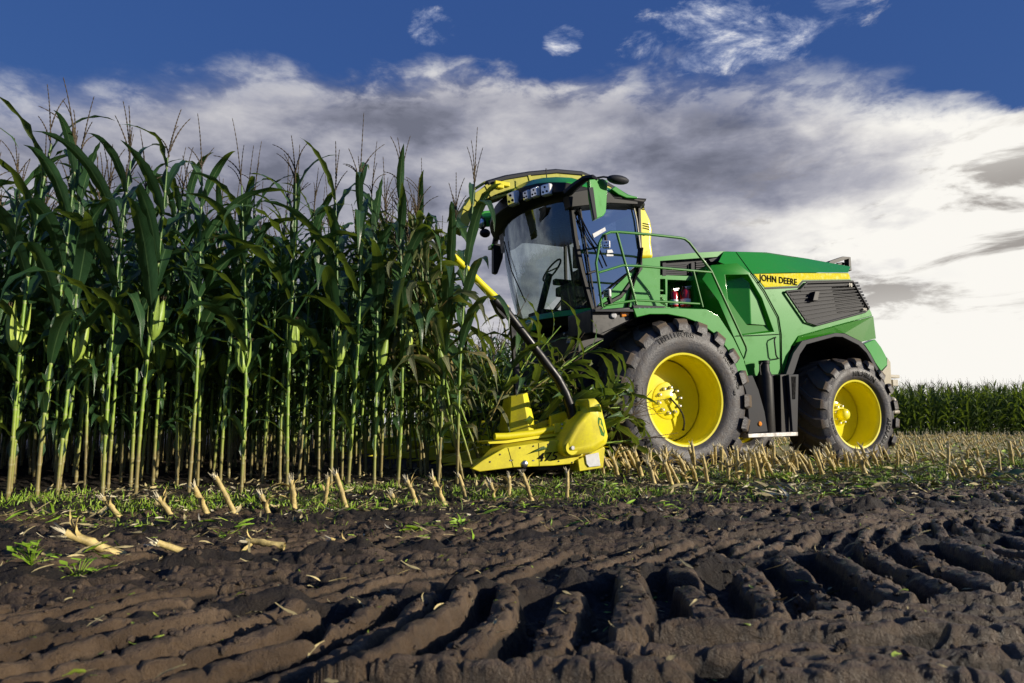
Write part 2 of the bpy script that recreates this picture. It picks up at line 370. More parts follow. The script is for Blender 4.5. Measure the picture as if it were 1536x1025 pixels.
def stalk_mat(name):
    m = bpy.data.materials.new(name); m.use_nodes = True; t = NT(m.node_tree); b = t.n['Principled BSDF']
    g = t.new('ShaderNodeNewGeometry'); oi = t.new('ShaderNodeObjectInfo')
    tcn = t.new('ShaderNodeTexCoord'); sp = t.new('ShaderNodeSeparateXYZ'); t.l.new(tcn.outputs['Object'], sp.inputs[0])
    n = t.noise(tcn.outputs['Object'], 6, 5, .6)
    h = t.math('ADD', sp.outputs[2], t.math('ADD', t.math('MULTIPLY', t.math('SUBTRACT', n, .5), .7), t.math('MULTIPLY', oi.outputs['Random'], -.35)))
    c = t.ramp(t.rng(h, 0, 1.6, 0, 1, False), [(0, (.27, .22, .08)), (.10, (.30, .32, .07)), (.25, (.29, .42, .05)), (.7, (.20, .36, .045)), (1, (.09, .19, .04))])
    # pale joints
    fr = t.math('FRACT', t.math('DIVIDE', t.math('ADD', sp.outputs[2], -.06), .17))
    ring = t.rng(t.math('ABSOLUTE', t.math('SUBTRACT', fr, .5)), .44, .49)
    c = t.mix(t.math('MULTIPLY', ring, .5), c, (.42, .40, .20, 1))
    c = t.mix(t.math('MULTIPLY', t.rng(t.noise(tcn.outputs['Object'], 22, 4, .7), .56, .7), .5), c, (.12, .075, .035, 1))
    t.l.new(c, b.inputs['Base Color']); b.inputs['Roughness'].default_value = .42
    bn = t.new('ShaderNodeBump'); bn.inputs['Strength'].default_value = .3; bn.inputs['Distance'].default_value = .004
    t.l.new(t.noise(tcn.outputs['Object'], 70, 3, .6), bn.inputs['Height']); t.l.new(bn.outputs[0], b.inputs['Normal'])
    return m
M['stalk'] = stalk_mat('corn stalk')
M['tassel'] = mat('dry tassel', (.070, .050, .024), .8, nscale=30, nvar=.4)
M['stub'] = mat('straw coloured stub rind', (.62, .48, .18), .6, nscale=16, nvar=.45, bump=.6, bscale=45)
M['pith'] = mat('torn white pith', (.74, .66, .44), .85, nscale=40, nvar=.25, bump=.5)
M['litter'] = mat('dry leaf litter', (.42, .35, .17), .8, nscale=5, nvar=.5, bump=.3)
M['litter_g'] = mat('green chopped leaf', (.30, .40, .05), .6, nscale=5, nvar=.5, bump=.3)
M['weed'] = mat('weed leaf', (.24, .40, .025), .5, nscale=12, nvar=.35)
def mud():
    m = bpy.data.materials.new('wet field mud'); m.use_nodes = True; t = NT(m.node_tree); b = t.n['Principled BSDF']
    g = t.new('ShaderNodeNewGeometry'); pos = g.outputs['Position']
    at = t.new('ShaderNodeAttribute'); at.attribute_name = 'moss'
    n1 = t.noise(pos, 3.2, 6, .6); n2 = t.noise(pos, 28, 8, .7, .5); n3 = t.noise(pos, 140, 4, .7)
    rd = t.new('ShaderNodeAttribute'); rd.attribute_name = 'ridge'
    crumb_shade = t.ramp(n1, [(.28, (.008, .005, .003)), (.5, (.018, .012, .007)), (.72, (.036, .024, .015))])
    crust_light = t.ramp(n1, [(.28, (.050, .032, .017)), (.5, (.112, .074, .042)), (.72, (.22, .152, .092))])
    crust_light = t.mix(t.rng(n2, .50, .70, 0, .6), crust_light, (.045, .031, .022, 1))
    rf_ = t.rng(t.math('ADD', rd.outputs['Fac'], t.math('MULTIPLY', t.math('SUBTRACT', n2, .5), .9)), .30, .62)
    base = t.mix(rf_, crumb_shade, crust_light)  # soil tones with trough shade and ridge-top light put into the colour
    base = t.mix(t.rng(n3, .60, .72, 0, .35), base, (.15, .11, .08, 1))
    moss = t.mix(t.rng(n2, .35, .65), (.045, .085, .012, 1), (.17, .24, .03, 1))
    mf = t.rng(t.math('ADD', t.math('ADD', at.outputs['Fac'], t.math('MULTIPLY', t.math('SUBTRACT', n2, .5), 1.0)), t.math('MULTIPLY', t.math('SUBTRACT', n1, .5), 1.6)), .62, .85)
    base = t.mix(mf, base, moss)
    far = t.new('ShaderNodeAttribute'); far.attribute_name = 'straw'
    sf = t.rng(t.math('ADD', far.outputs['Fac'], t.math('MULTIPLY', t.math('SUBTRACT', n2, .5), 1.3)), .45, .85)
    base = t.mix(sf, base, t.mix(n3, (.30, .27, .07, 1), (.42, .37, .16, 1)))
    t.l.new(base, b.inputs['Base Color'])
    t.l.new(t.mix(rf_, t.rng(n2, .3, .7, .5, .9), t.rng(n2, .3, .7, .36, .66)), b.inputs['Roughness']); b.inputs['Specular IOR Level'].default_value = .5;
    bn = t.new('ShaderNodeBump'); bn.inputs['Strength'].default_value = 1.0; bn.inputs['Distance'].default_value = .02
    t.l.new(t.math('ADD', n2, t.math('MULTIPLY', n3, .45)), bn.inputs['Height']); t.l.new(bn.outputs[0], b.inputs['Normal'])
    return m
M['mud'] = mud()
M['clod'] = mat('crumbled soil', (.085, .060, .040), .9, nscale=9, nvar=.6, bump=.8, bscale=180)
# ------------------------------------------------------------------ ground: one modelled sheet with tyre tracks
TRACKS = [(2.28, .36, .215, .06, -.9, .9, .2), (3.30, .40, .205, .06, 1.5, -1.2, .9), (4.22, .38, .20, .065, 1.9, -1.5, 0), (5.35, .66, .245, .115, -.62, 1.9, .6), (6.75, .5, .22, .09, -1.2, 1.7, .1)]
RIDGE = [None]
def height(x, y):
    x = np.asarray(x, float); y = np.asarray(y, float)
    u, v = xy2uv(x, y)
    near = 1-sstep(14, 26, np.hypot(x, y))
    wob = .10*perlin(u*.5, v*.5+3)
    h = .035*perlin(x*.6, y*.6)+.02*fbm(x*2.1, y*2.1, 3)
    # torn soil, clods
    cl = fbm(x*5.5, y*5.5+2, 3); cl2 = np.abs(perlin(x*13, y*13)); cl3 = perlin(x*31, y*31)
    openm = sstep(1.6, 2.2, v+wob)          # trafficked side
    rough = .35+.65*sstep(-.2, .5, perlin(u*1.1+9, v*1.3))
    cl4 = np.abs(perlin(x*22+4, y*22)); clod = (.032*cl+.030*np.sqrt(np.clip(cl2, 0, 1))*rough+.017*np.sqrt(cl4)*rough+.006*cl3)
    wheel = 0; hit = 0; tops = 0
    for vc, hw, pitch, dep, ka, kb, ph in TRACKS:
        vv = v+wob*1.0+.05*perlin(u*1.4+vc*7, v)-vc
        a = np.abs(vv)
        side = np.where(vv > 0, 1.0, -1.0)
        ins = 1-sstep(hw-.05, hw+.03, a+.03*perlin(u*5, v*5))
        warp = .04*perlin(u*3.1+vc, v*3.1)+.025*perlin(u*8, v*8+vc)+.005*perlin(u*25, v*25)
        sl = np.where(vv > 0, kb, ka-(.9*(1-sstep(-5.2, -4.3, u)) if vc == 5.35 else 0))
        phase = (u-sl*vv+np.where(side > 0, .0, pitch*.5)+warp)/pitch+ph
        fr = phase-np.floor(phase); idn = np.floor(phase)
        amp = .55+.45*np.sin(idn*12.9+side*3+vc*5)*np.sin(idn*4.1+vc)
        # broad smooth ridge with a steep edge, as squeezed up between lugs
        prof = sstep(.03, .16, fr)*(1-sstep(.50, .80, fr))
        dome = .8+.2*np.cos((fr-.4)*4)
        br = sstep(-.34, -.10, perlin(u*3.0+idn*.37, v*3.6+vc)+.10)   # broken ridges
        r = prof*dome*br*(.7+.3*amp)
        sm = prof*ins
        wheel = wheel+ins*(-dep*.55+dep*1.15*r)
        # raised shoulder of pressed-out mud
        wheel = wheel+.042*np.exp(-((a-hw-.06)/.06)**2)*np.clip(.35+1.3*perlin(u*3.3+vc, v*2+vc)+.5*perlin(u*9, v*9), 0, 1.3)
        hit = np.maximum(hit, sm*br*ins); tops = np.maximum(tops, ins*sstep(.34, .80, r))
    h = h+near*openm*wheel
    h = h+near*clod*(1-.76*hit*openm)+near*hit*openm*(.014*np.minimum(perlin(x*7+3, y*7)+.1, 0)+.008*fbm(x*16, y*16+7, 3)-.010*np.exp(-(perlin(x*9+1, y*9-4)/.06)**2))
    RIDGE[0] = np.maximum(tops*openm*near, .45*sstep(.1, .5, perlin(x*3.1, y*3.1)))  # colour mask: tops painted light, flanks left dark, for relief contrast
    # step down from the crop row to the wheel track
    h = h+.05*(1-sstep(1.62, 1.92, v+wob*.6+.05*perlin(u*4.5, v*3)))
    # far away: rolling only
    return h
def gh(x, y): return float(height(np.array([x]), np.array([y]))[0])
def ghuv(u, v): return gh(*uv2xy(u, v))
ys = [-30, -12, -6, -3, -1.2, 0, .5, .9]
y = 1.15
while y < 13:
    ys.append(y); y += .0055*(y/1.5)**1.25 if y > 1.5 else .0055*1.0
while y < 60: ys.append(y); y *= 1.035
while y < 2500: ys.append(y); y *= 1.25
ys = np.array(ys)
gl_ = np.linspace(-.62, .80, 940)
ext = np.array([.84, .9, 1.0, 1.15, 1.4, 1.8, 2.5, 4, 8, 16])
gx = np.concatenate([-(ext[::-1]-.18), gl_, ext])
gx.sort()
YY, GG = np.meshgrid(ys, gx, indexing='ij')
XX = GG*(np.abs(YY)+.55)*1.12
ZZ = height(XX, YY); RD = RIDGE[0]
uu, vv_ = xy2uv(XX, YY)
nr, nc = XX.shape
co = np.stack([XX.ravel(), YY.ravel(), ZZ.ravel()], 1).astype(np.float32)
ii = np.arange(nr*nc).reshape(nr, nc)
quads = np.stack([ii[:-1, :-1], ii[:-1, 1:], ii[1:, 1:], ii[1:, :-1]], -1).reshape(-1, 4)
gm = bpy.data.meshes.new('ground')
gm.vertices.add(len(co)); gm.vertices.foreach_set('co', co.ravel())
gm.loops.add(quads.size); gm.loops.foreach_set('vertex_index', quads.ravel().astype(np.int32))
gm.polygons.add(len(quads)); gm.polygons.foreach_set('loop_start', np.arange(0, quads.size, 4, dtype=np.int32))
gm.polygons.foreach_set('use_smooth', np.ones(len(quads), bool))
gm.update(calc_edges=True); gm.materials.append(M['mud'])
strip = np.exp(-((vv_-1.55)/.75)**2)*.85+np.exp(-((vv_-2.75)/.2)**2)*.3+sstep(2.2, -.5, vv_)*.25*sstep(-2.5, 0, uu)
strip = strip*(.6+.4*perlin(XX*.8, YY*.8+4))+.25*sstep(.1, .5, perlin(XX*1.7, YY*1.7+8))*sstep(3.5, 5, YY)
am = gm.attributes.new('moss', 'FLOAT', 'POINT'); am.data.foreach_set('value', np.clip(strip, 0, 1).ravel().astype(np.float32))
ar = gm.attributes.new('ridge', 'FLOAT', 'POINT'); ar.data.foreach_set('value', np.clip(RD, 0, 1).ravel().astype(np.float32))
stw = sstep(7.5, 15, YY)*.75*sstep(-1.5, 1.5, uu)+sstep(2.7, 1.2, vv_)*sstep(-1.6, 1.0, uu)*.52
asx = gm.attributes.new('straw', 'FLOAT', 'POINT'); asx.data.foreach_set('value', np.clip(stw, 0, 1).ravel().astype(np.float32))
ground = bpy.data.objects.new('ground', gm); C.objects.link(ground); ground['kind'] = 'structure'
print('ground verts', len(co))
# ------------------------------------------------------------------ the forage harvester
harv = empty('forage_harvester', (ORG[0], ORG[1], -.05), TH)
tag(harv, 'green and yellow forage harvester cutting into the standing corn', 'forage harvester')
HZ = .05
def B(): return MB(flip=True)
def SS(l, v=None):
    """list of (px,py[,v]) -> points in machine space"""
    out = []
    for p in l:
        q = S(p[0], p[1], p[2] if len(p) > 2 else v); out.append((q[0], q[1], q[2]+HZ))
    return out
def plate(l, v, th=.03, mb=None):
    b = mb or B(); b.prism(SS(l, v), (0, -th, 0)); return b
def part(b, name, m, parent=None, **k): return b.build(name, M[m] if isinstance(m, str) else m, parent or harv, **k)
VC = -1.55       # centre line
def mir(p): return (p[0], 2*VC-p[1], p[2])
def text_mesh(body, size, depth, spacing=1.0, shear=0, off=.014):
    cu = bpy.data.curves.new('txt', 'FONT'); cu.body = body; cu.size = size; cu.extrude = depth; cu.space_character = spacing; cu.shear = shear
    cu.align_x = 'CENTER'; cu.align_y = 'CENTER'; cu.offset = size*off; cu.resolution_u = 4
    o = bpy.data.objects.new('txt', cu); C.objects.link(o)
    dg = bpy.context.evaluated_depsgraph_get(); me = bpy.data.meshes.new_from_object(o.evaluated_get(dg))
    bpy.data.objects.remove(o); bpy.data.curves.remove(cu); return me
def text_on(body, size, pos, m, parent, name='lettering', depth=.002, spacing=1.0, shear=0, tilt=0, sx=1.0, off=.014):
    """flat lettering on the near side of the machine: reads along +u"""
    me = text_mesh(body, size, depth, spacing, shear, off)
    ca, sa = math.cos(tilt), math.sin(tilt)
    for v in me.vertices:
        x, y, z = v.co; x *= sx; x, y = x*ca-y*sa, x*sa+y*ca
        v.co = (pos[0]+x, -pos[1]-z, pos[2]+y)
    me.materials.clear(); me.materials.append(M[m])
    o = bpy.data.objects.new(name, me); C.objects.link(o); o.parent = parent; return o
# ---- wheels (built about their own centre: axle along local y, outer face at y=0 facing -y)
def arc_text(body, size, rad, ang, inward=False, width_stretch=1.0):
    """lettering bent round a circle of radius rad in the x-z plane, centred on angle ang (0 = top, clockwise seen from outside)"""
    me = text_mesh(body, size, .004, 1.0)
    for v in me.vertices:
        x, y, z = v.co; x *= width_stretch
        if inward: a = ang-x/rad; r = rad-y
        else: a = ang+x/rad; r = rad+y
        v.co = (math.sin(a)*r, z, math.cos(a)*r)
    return me
def make_wheel(name, Rt, Rr, Wd, nl, disc, side_texts, hubkind, rimflange):
    b = MB()     # disc with dished centre
    b.lathe([(0, -disc+.0), (Rr*.34, -disc), (Rr*.40, -disc-.012), (Rr*.62, -disc-.02), (Rr*.72, -disc-.045), (Rr*.86, -disc-.05), (Rr*.875, -disc-.075), (0, -disc-.075)], (0, 0, 0), (0, -1, 0), 72)
    w = b.build(name, M['yellow'], harv)
    b = MB()     # barrel
    P = [(rimflange, -.012), (rimflange+.012, 0), (rimflange+.004, .014), (rimflange-.020, .010), (rimflange-.032, -.02), (rimflange-.045, -.05), (Rr*.925, -.10), (Rr*.915, -.20), (Rr*.89, -.235), (Rr*.885, -disc-.05),
         (Rr*.90, -Wd*.55), (Rr*.93, -Wd*.85), (rimflange, -Wd+.0), (rimflange+.02, -Wd), (rimflange+.02, -Wd+.02), (Rr*.96, -Wd*.8), (Rr*.95, -Wd*.5), (Rr*.95, -.12)]
    b.lathe(P, (0, 0, 0), (0, -1, 0), 96, close=True); b.build('rim', M['yellow'], w, smooth=50)
    # tyre body
    H = Wd/2
    prof = []
    nsw = 13
    def side(sg):
        pts = []
        for i in range(nsw):
            t = i/(nsw-1)
            r = rimflange+.004+(Rt*.905-rimflange)*t
            bul = .012+.058*math.sin(math.pi*min(1, t*1.02)**.85)
            if abs(t-.12) < .05: bul += .006
            if .80 < t < .93: bul += .005
            pts.append((r, bul))
        return pts
    sdp = side(1)
    prof = [(rimflange-.02, -.01)]+[(r, bl) for r, bl in sdp]+[(Rt*.935, -.03), (Rt*.948, -.10), (Rt*.957, -.22), (Rt*.96, -H), (Rt*.957, -Wd+.22), (Rt*.948, -Wd+.10), (Rt*.935, -Wd+.03)]+[(r, -Wd-bl) for r, bl in sdp[::-1]]+[(rimflange-.02, -Wd+.01)]
    b = MB(); b.lathe(prof, (0, 0, 0), (0, -1, 0), 160, close=True)
    # lugs
    rnd = random.Random(nl)
    for i in range(nl):
        for sg in (1, -1):
            a0 = 2*math.pi*(i+(.5 if sg < 0 else 0))/nl+rnd.uniform(-.006, .006)
            st = []
            K = 9
            for k in range(K):
                t = k/(K-1)                      # 0 centre -> 1 shoulder
                yy = -.03+(H+.045)*t
                a = a0+(.30*(1-t)**1.25)*(1.0 if True else -1)
                r0 = Rt*(.948 if t < .8 else .948-.02*(t-.8)/.2)
                r1 = Rt*(1.0-.018*t*t)+rnd.uniform(-.003, .003)
                st.append((yy, a, r0, r1, (.034+.048*t**1.6)*Rt))
            # shoulder part running down the side
            st.append((H+.072, a0-.004, Rt*.89, Rt*.962, .082*Rt))
            st.append((H+.096, a0-.006, Rt*.83, Rt*.905, .072*Rt))
            vs = []
            for (yy, a, r0, r1, hw) in st:
                y = -H+sg*yy
                for (rr, ww) in ((r0, 1.25), (r1, .92)):
                    for s2 in (-1, 1):
                        an = a+s2*hw*ww/Rt
                        vs.append((math.sin(an)*rr, -y, math.cos(an)*rr))
            vs = [(p[0], p[1], p[2]) for p in vs]
            n = len(st); fs = []
            for k in range(n-1):
                q = 4*k
                fs += [(q+2, q+3, q+7, q+6), (q, q+2, q+6, q+4), (q+1, q+5, q+7, q+3), (q, q+4, q+5, q+1)]
            fs += [(0, 1, 3, 2), (4*n-4, 4*n-2, 4*n-1, 4*n-3)]
            b.add(vs, fs)
    # y is inverted for lathe (axis -y, heights negative = inside): bring lugs to the same side
    ty = b.build('tyre', M['tyre'], w, smooth=32)
    a_ = ty.data.attributes.new('rr', 'FLOAT', 'POINT'); a_.data.foreach_set('value', [Rt*.88]*len(ty.data.vertices))
    for body, size, rad, ang, inw, st_ in side_texts:
        me = arc_text(body, size, rad, ang, inw, st_)
        # lay on the bulging side wall
        for vtx in me.vertices:
            x, y, z = vtx.co; r = math.hypot(x, z); t = (r-rimflange)/(Rt*.905-rimflange)
            bul = .012+.058*math.sin(math.pi*min(1, max(0, t)*1.02)**.85)+(.005 if .78 < t < .95 else 0)
            vtx.co = (x, -(bul+.004)-y, z)
        me.materials.clear(); me.materials.append(M['tyretext'])
        o = bpy.data.objects.new('lettering', me); C.objects.link(o); o.parent = w
    b = MB()
    if hubkind == 'front':
        b.lathe([(0, .03), (.035, .03), (.05, .01), (.075, .0), (.22, .0), (.24, -.012)], (0, 0, 0), (0, -1, 0), 48)
        for v_i in range(len(b.v)): b.v[v_i] = (b.v[v_i][0], b.v[v_i][1]+disc-.008, b.v[v_i][2])
        nn, nr_ = 10, .165
    else:
        b.lathe([(0, .14), (.045, .14), (.07, .125), (.085, .10), (.088, .03), (.12, .02), (.16, 0), (.17, -.01)], (0, disc-.008, 0), (0, -1, 0), 48)
        nn, nr_ = 8, .125
    b.build('hub', M['yellow'], w, smooth=45)
    proto = None
    for i in range(nn):
        a = 2*math.pi*(i+.3)/nn
        if proto is None:
            b = MB(); b.lathe([(0, .042), (.012, .042), (.017, .034), (.019, .008), (.024, .006), (.024, -.004)], (0, 0, 0), (0, -1, 0), 12)
            o = b.build('wheel_nut', M['steel'], w, smooth=40); proto = o
        else:
            o = proto.copy(); C.objects.link(o); o.parent = w
        o.location = (math.sin(a)*nr_, disc-.012, math.cos(a)*nr_)
    if hubkind == 'front':
        b = MB(); pts = []
        for k in range(12):
            t = k/11; pts.append((.0+.10*math.sin(t*2.4)+.085*t, disc-.05-.03*math.sin(t*3.1), .02-.40*t))
        b.tube(pts, .011, 8); b.ball(pts[-1], .018, 8, 6); b.ball(pts[0], .018, 8, 6)
        b.build('air_hose', M['black'], w)
    return w
ft = [('TRELLEBORG', .095, .80, R(-8), False, 1.05), ('TRELLEBORG', .095, .80, R(163), False, 1.05), ('TM1000', .105, .80, R(-118), False, 1.2), ('PROGRESSIVE', .045, .825, R(-82), False, 1.2), ('TRACTION', .045, .765, R(-84), False, 1.2), ('VF 900/60 R 42', .065, .80, R(62), False, 1.5), ('183D', .03, .72, R(86), False, 1.3)]
rt = [('MICHELIN', .095, .575, R(12), False, 1.1), ('MEGAXBIB 2', .085, .575, R(118), False, 1.0), ('600/70 R30', .045, .57, R(-108), False, 1.2)]
FR_Z, RR_Z = .88+HZ, .72+HZ
def place(w, u, v, z, flip=False):
    w.location = (u, -v, z)
    if flip: w.rotation_euler = (0, 0, math.pi)
fw = make_wheel('front_wheel', 1.03, .60, .76, 19, .34, ft, 'front', .575)
place(fw, 0, 0, FR_Z); fw.rotation_euler = (0, R(-4), 0)
rw = make_wheel('rear_wheel', .82, .50, .60, 18, .30, rt, 'rear', .485)
place(rw, 3.07, -.1, RR_Z)
def copy_tree(o, parent=None, keep_labels=True):
    c = o.copy(); C.objects.link(c); c.parent = parent
    for ch in list(o.children): copy_tree(ch, c)
    return c
f2 = copy_tree(fw, harv); place(f2, 0, 2*VC, FR_Z, True)
r2 = copy_tree(rw, harv); place(r2, 3.07, 2*VC+.1, RR_Z, True)

# ---- chassis and dark under parts
b = B()
for v0, v1 in ((-.95, -1.1), (-2.0, -2.15)):
    b.box((1.5, (v0+v1)/2, 1.12), (5.2, .15, .34))
b.box((0, VC, .93), (.34, 2.2, .34)); b.box((3.07, VC, .78), (.28, 2.1, .28)); b.box((1.5, VC, .95), (2.4, 1.5, .55))
b.box((-.75, VC, 1.45), (.9, 2.0, .75)); b.box((-1.1, VC, 1.15), (.5, 1.3, .7))
b.tube([(0, -.46, .93), (0, -.95, .93)], .24, 16); b.tube([(3.07, -.50, .78), (3.07, -.95, .78)], .17, 16)
b.box((2.9, VC, 1.55), (2.2, 1.3, .5))
part(b, 'chassis', 'chassis', bevel=.02)
# hydraulic block and hoses in front of the near wheel
b = B(); c0 = SS([(862, 508)], -.75)[0]
b.box(c0, (.17, .12, .16)); b.tube([(c0[0]-.16, c0[1], c0[2]+.05), (c0[0]+.24, c0[1], c0[2]+.05)], .022, 8); b.tube([(c0[0]-.12, c0[1], c0[2]-.06), (c0[0]+.2, c0[1], c0[2]-.06)], .018, 8)
b.box((c0[0]+.05, c0[1]+.01, c0[2]), (.05, .14, .2))
part(b, 'hydraulic_coupling', 'steel', bevel=.006)
b = B(); rnd = random.Random(3)
for i in range(9):
    x = -1.25+.12*i; z = 1.15+rnd.uniform(-.1, .35); y = -.72+rnd.uniform(-.2, .05)
    b.tube([(x-.1, y, z-.45), (x-.05, y+.05, z-.15), (x+.1, y+.05, z+.05), (x+.3, y, z+.08), (x+.55, y-.1, z-.02)], .016, 7)
part(b, 'hydraulic_hoses', 'black')
b = B(); c1 = SS([(872, 548)], -.8)[0]; b.box(c1, (.34, .2, .3)); b.tube([(c1[0]-.1, c1[1]+.02, c1[2]), (c1[0]-.1, c1[1]+.16, c1[2])], .09, 14); b.tube([(c1[0]+.1, c1[1]+.02, c1[2]+.05), (c1[0]+.1, c1[1]+.14, c1[2]+.05)], .06, 14)
part(b, 'feed_gearbox', 'green_d', bevel=.01)

# ---- engine hood: near side outline in photo measures, mirrored to the far side
V0 = -.26
crest = SS([(1086, 377), (1150, 378.5), (1212, 388), (1276, 400)], -.62)
shoulder = SS([(1100, 393), (1128, 411), (1180, 409), (1272, 409)], V0)
shoulder[0] = SS([(1078, 393)], -.5)[0]
b = B(); cc = crest+[mir(p) for p in crest[::-1]]
n = len(crest)
def strip_(b, A, Bq):
    k = len(A); b.add(A+Bq, [(i, i+1, k+i+1, k+i) for i in range(k-1)])
mid = [(p[0], VC, p[2]+.05) for p in crest]
strip_(b, crest, mid); strip_(b, mid, [mir(p) for p in crest])
for fn in (lambda p: p, mir):
    A = [fn(p) for p in crest]; Q = [fn(p) for p in shoulder]
    strip_(b, A, Q)
# inner bulk of the hood and its rear face
low = [(p[0], p[1]-.06, 2.0) for p in shoulder]
for fn in (lambda p: p, mir):
    strip_(b, [fn((p[0], p[1]-.06, p[2]-.02)) for p in shoulder], [fn(p) for p in low])
rr_ = SS([(1276, 400)], -.62)[0]
part(b, 'hood', 'green', bevel=.012)
# dark band under the crest
b = B(); b.prism(SS([(1063, 389), (1078, 386), (1104, 381.5), (1150, 379.5), (1196, 386), (1150, 390), (1108, 390.5), (1066, 393)], -.60), (0, -.03, 0))
part(b, 'hood_trim', 'grey', bevel=.004)
# rear side panel (carries stripe and grille)
side_px = [(1128, 411), (1200, 409.5), (1273, 409.5), (1279, 425), (1293, 445), (1307, 468), (1309, 474), (1250, 490), (1197, 505), (1187, 520), (1176, 560), (1172.5, 560), (1172, 502), (1168, 476), (1147, 437)]
for nm, fn in (('side_panel', 0), ('side_panel', 1)):
    P = SS(side_px, V0); P = [mir(p) for p in P] if fn else P
    b = B(); b.prism(P, (0, -.05 if not fn else .05, 0)); part(b, nm, 'green', bevel=.012)
# lower facet above the wheel arch: leans out a little
b = B()
top = SS([(1197, 505.5), (1250, 490.5), (1309, 474.5)], V0+.002); bot = SS([(1190, 519), (1204, 511), (1254, 499.5), (1266, 500), (1292, 513), (1313, 508)], V0-.03)
pts = [bot[0], top[0], top[1], top[2], bot[5], bot[4], bot[3], bot[2], bot[1]]
b.add(pts, [(0, 1, 8), (1, 2, 7, 8), (2, 6, 7), (2, 3, 5, 6), (3, 4, 5)])
o = part(b, 'arch_panel', 'green_d', smooth=0); sm = o.modifiers.new('thick', 'SOLIDIFY'); sm.thickness = .02; sm.offset = 0
# rear mint corner panel behind the wheel arch
b = B(); b.prism(SS([(1296, 516, -.24), (1313, 509, -.26), (1322, 521, -.34), (1330, 536, -.42), (1331, 548, -.40), (1322, 557, -.26), (1314, 545, -.22), (1305, 529, -.22)]), (0, -.12, 0)); part(b, 'rear_corner', 'green', bevel=.012)
b = B(); b.prism(SS([(1331, 536, -.45), (1336, 543, -.5), (1338, 585, -.5), (1334, 600, -.5), (1326, 570, -.42), (1323, 558, -.36), (1331, 549, -.42)]), (0, -1.0, 0)); part(b, 'rear_bumper', 'cream', bevel=.012)
b = B(); h0 = SS([(1338, 565)], -.55)[0]; b.box(h0, (.22, .10, .05)); b.box((h0[0]+.02, h0[1], h0[2]-.1), (.12, .08, .1))
h1 = SS([(1341, 618)], -.75)[0]; b.tube([(h1[0]-.25, h1[1], h1[2]), (h1[0]+.10, h1[1], h1[2])], .035, 10); b.tube([(h1[0]-.02, h1[1], h1[2]-.02), (h1[0]-.02, h1[1], h1[2]+.17)], .045, 10); b.ball((h1[0]-.02, h1[1], h1[2]+.18), .06, 10, 6)
part(b, 'tow_hitch', 'cream', bevel=.006)
b = B(); rb = SS([(1303, 480)], -.4)[0]; b.box((rb[0]-.1, VC, 2.1), (.12, 2.0, 1.1)); b.box((rb[0]-.05, VC, 1.35), (.5, 1.9, .5)); part(b, 'rear_panel', 'grey', bevel=.02)
# seams between panels
b = B(); sp_ = SS([(1108, 378), (1128, 411), (1147, 437), (1168, 476), (1172, 502), (1173, 560)], V0+.004)
sp_[0] = SS([(1104, 378.5)], -.61)[0]
b.tube(sp_, .006, 6); part(b, 'panel_gap', 'ink')
# middle panel with the deep scoop
b = B(); mp_ = SS([(1080, 394), (1106, 395), (1127, 411.5), (1146, 437), (1166.5, 476), (1170.5, 502), (1171, 560), (1171, 566), (1121, 566), (1117, 540), (1100, 503), (1078, 452), (1066, 415)], V0-.01)
for i in (0, 12): mp_[i] = (mp_[i][0], -.44, mp_[i][2])
inn = SS([(1088, 412), (1122, 412), (1143, 448), (1161, 498), (1110, 503), (1094, 462)], V0-.01)
# outer ring around the scoop
k = len(mp_); ki = len(inn); b.add(mp_+inn, [])
base_i = len(b.v)-k-ki
I = lambda i: base_i+k+i
O_ = lambda i: base_i+i
ring = [(O_(0), O_(1), I(1), I(0)), (O_(1), O_(2), I(1)), (O_(2), O_(3), I(2), I(1)), (O_(3), O_(4), I(3), I(2)), (O_(4), O_(5), I(3)), (O_(5), O_(6), O_(7), O_(8), O_(9), O_(10), I(4), I(3)), (O_(10), O_(11), I(5), I(4)), (O_(11), O_(12), I(0), I(5)), (O_(12), O_(0), I(0))]
for f in ring: b.f.append(f); b.m.append(0)
dp = [(p[0]+(.05 if i in (0, 5, 4) else -.05), (-.56, -.56, -.46, -.31, -.31, -.44)[i], p[2]+(-.03 if i < 2 else .015)) for i, p in enumerate(inn)]
b.mi = 1; b.add(inn+dp, [(i, (i+1) % ki, ki+(i+1) % ki, ki+i) for i in range(ki)]+[tuple(range(ki, 2*ki))])
part(b, 'scoop_panel', [M['green'], M['green_d']], bevel=.010)
b = B(); b.tube(SS([(1104, 504), (1130, 503.5), (1170, 501.5)], V0+.002), .0045, 6); part(b, 'panel_gap', 'ink')
b = B(); b.tube(SS([(1163.5, 506, V0), (1162, 508, V0+.05), (1161.5, 512, V0+.055), (1164, 533, V0+.055), (1166, 537, V0+.05), (1168, 538, V0)]), .010, 8); part(b, 'grab_handle', 'black')
# slanting front edge of the wide body, between walkway wall and side panel
b = B(); e0 = SS([(1080, 394), (1066, 415), (1078, 452), (1100, 503), (1117, 540), (1121, 566)], V0-.01); e0[0] = mp_[0]; e0[1] = mp_[12]
e1 = [(p[0]-.02, -.66, p[2]) for p in e0]; strip_(b, e0, e1); part(b, 'body_edge', 'green', smooth=60)
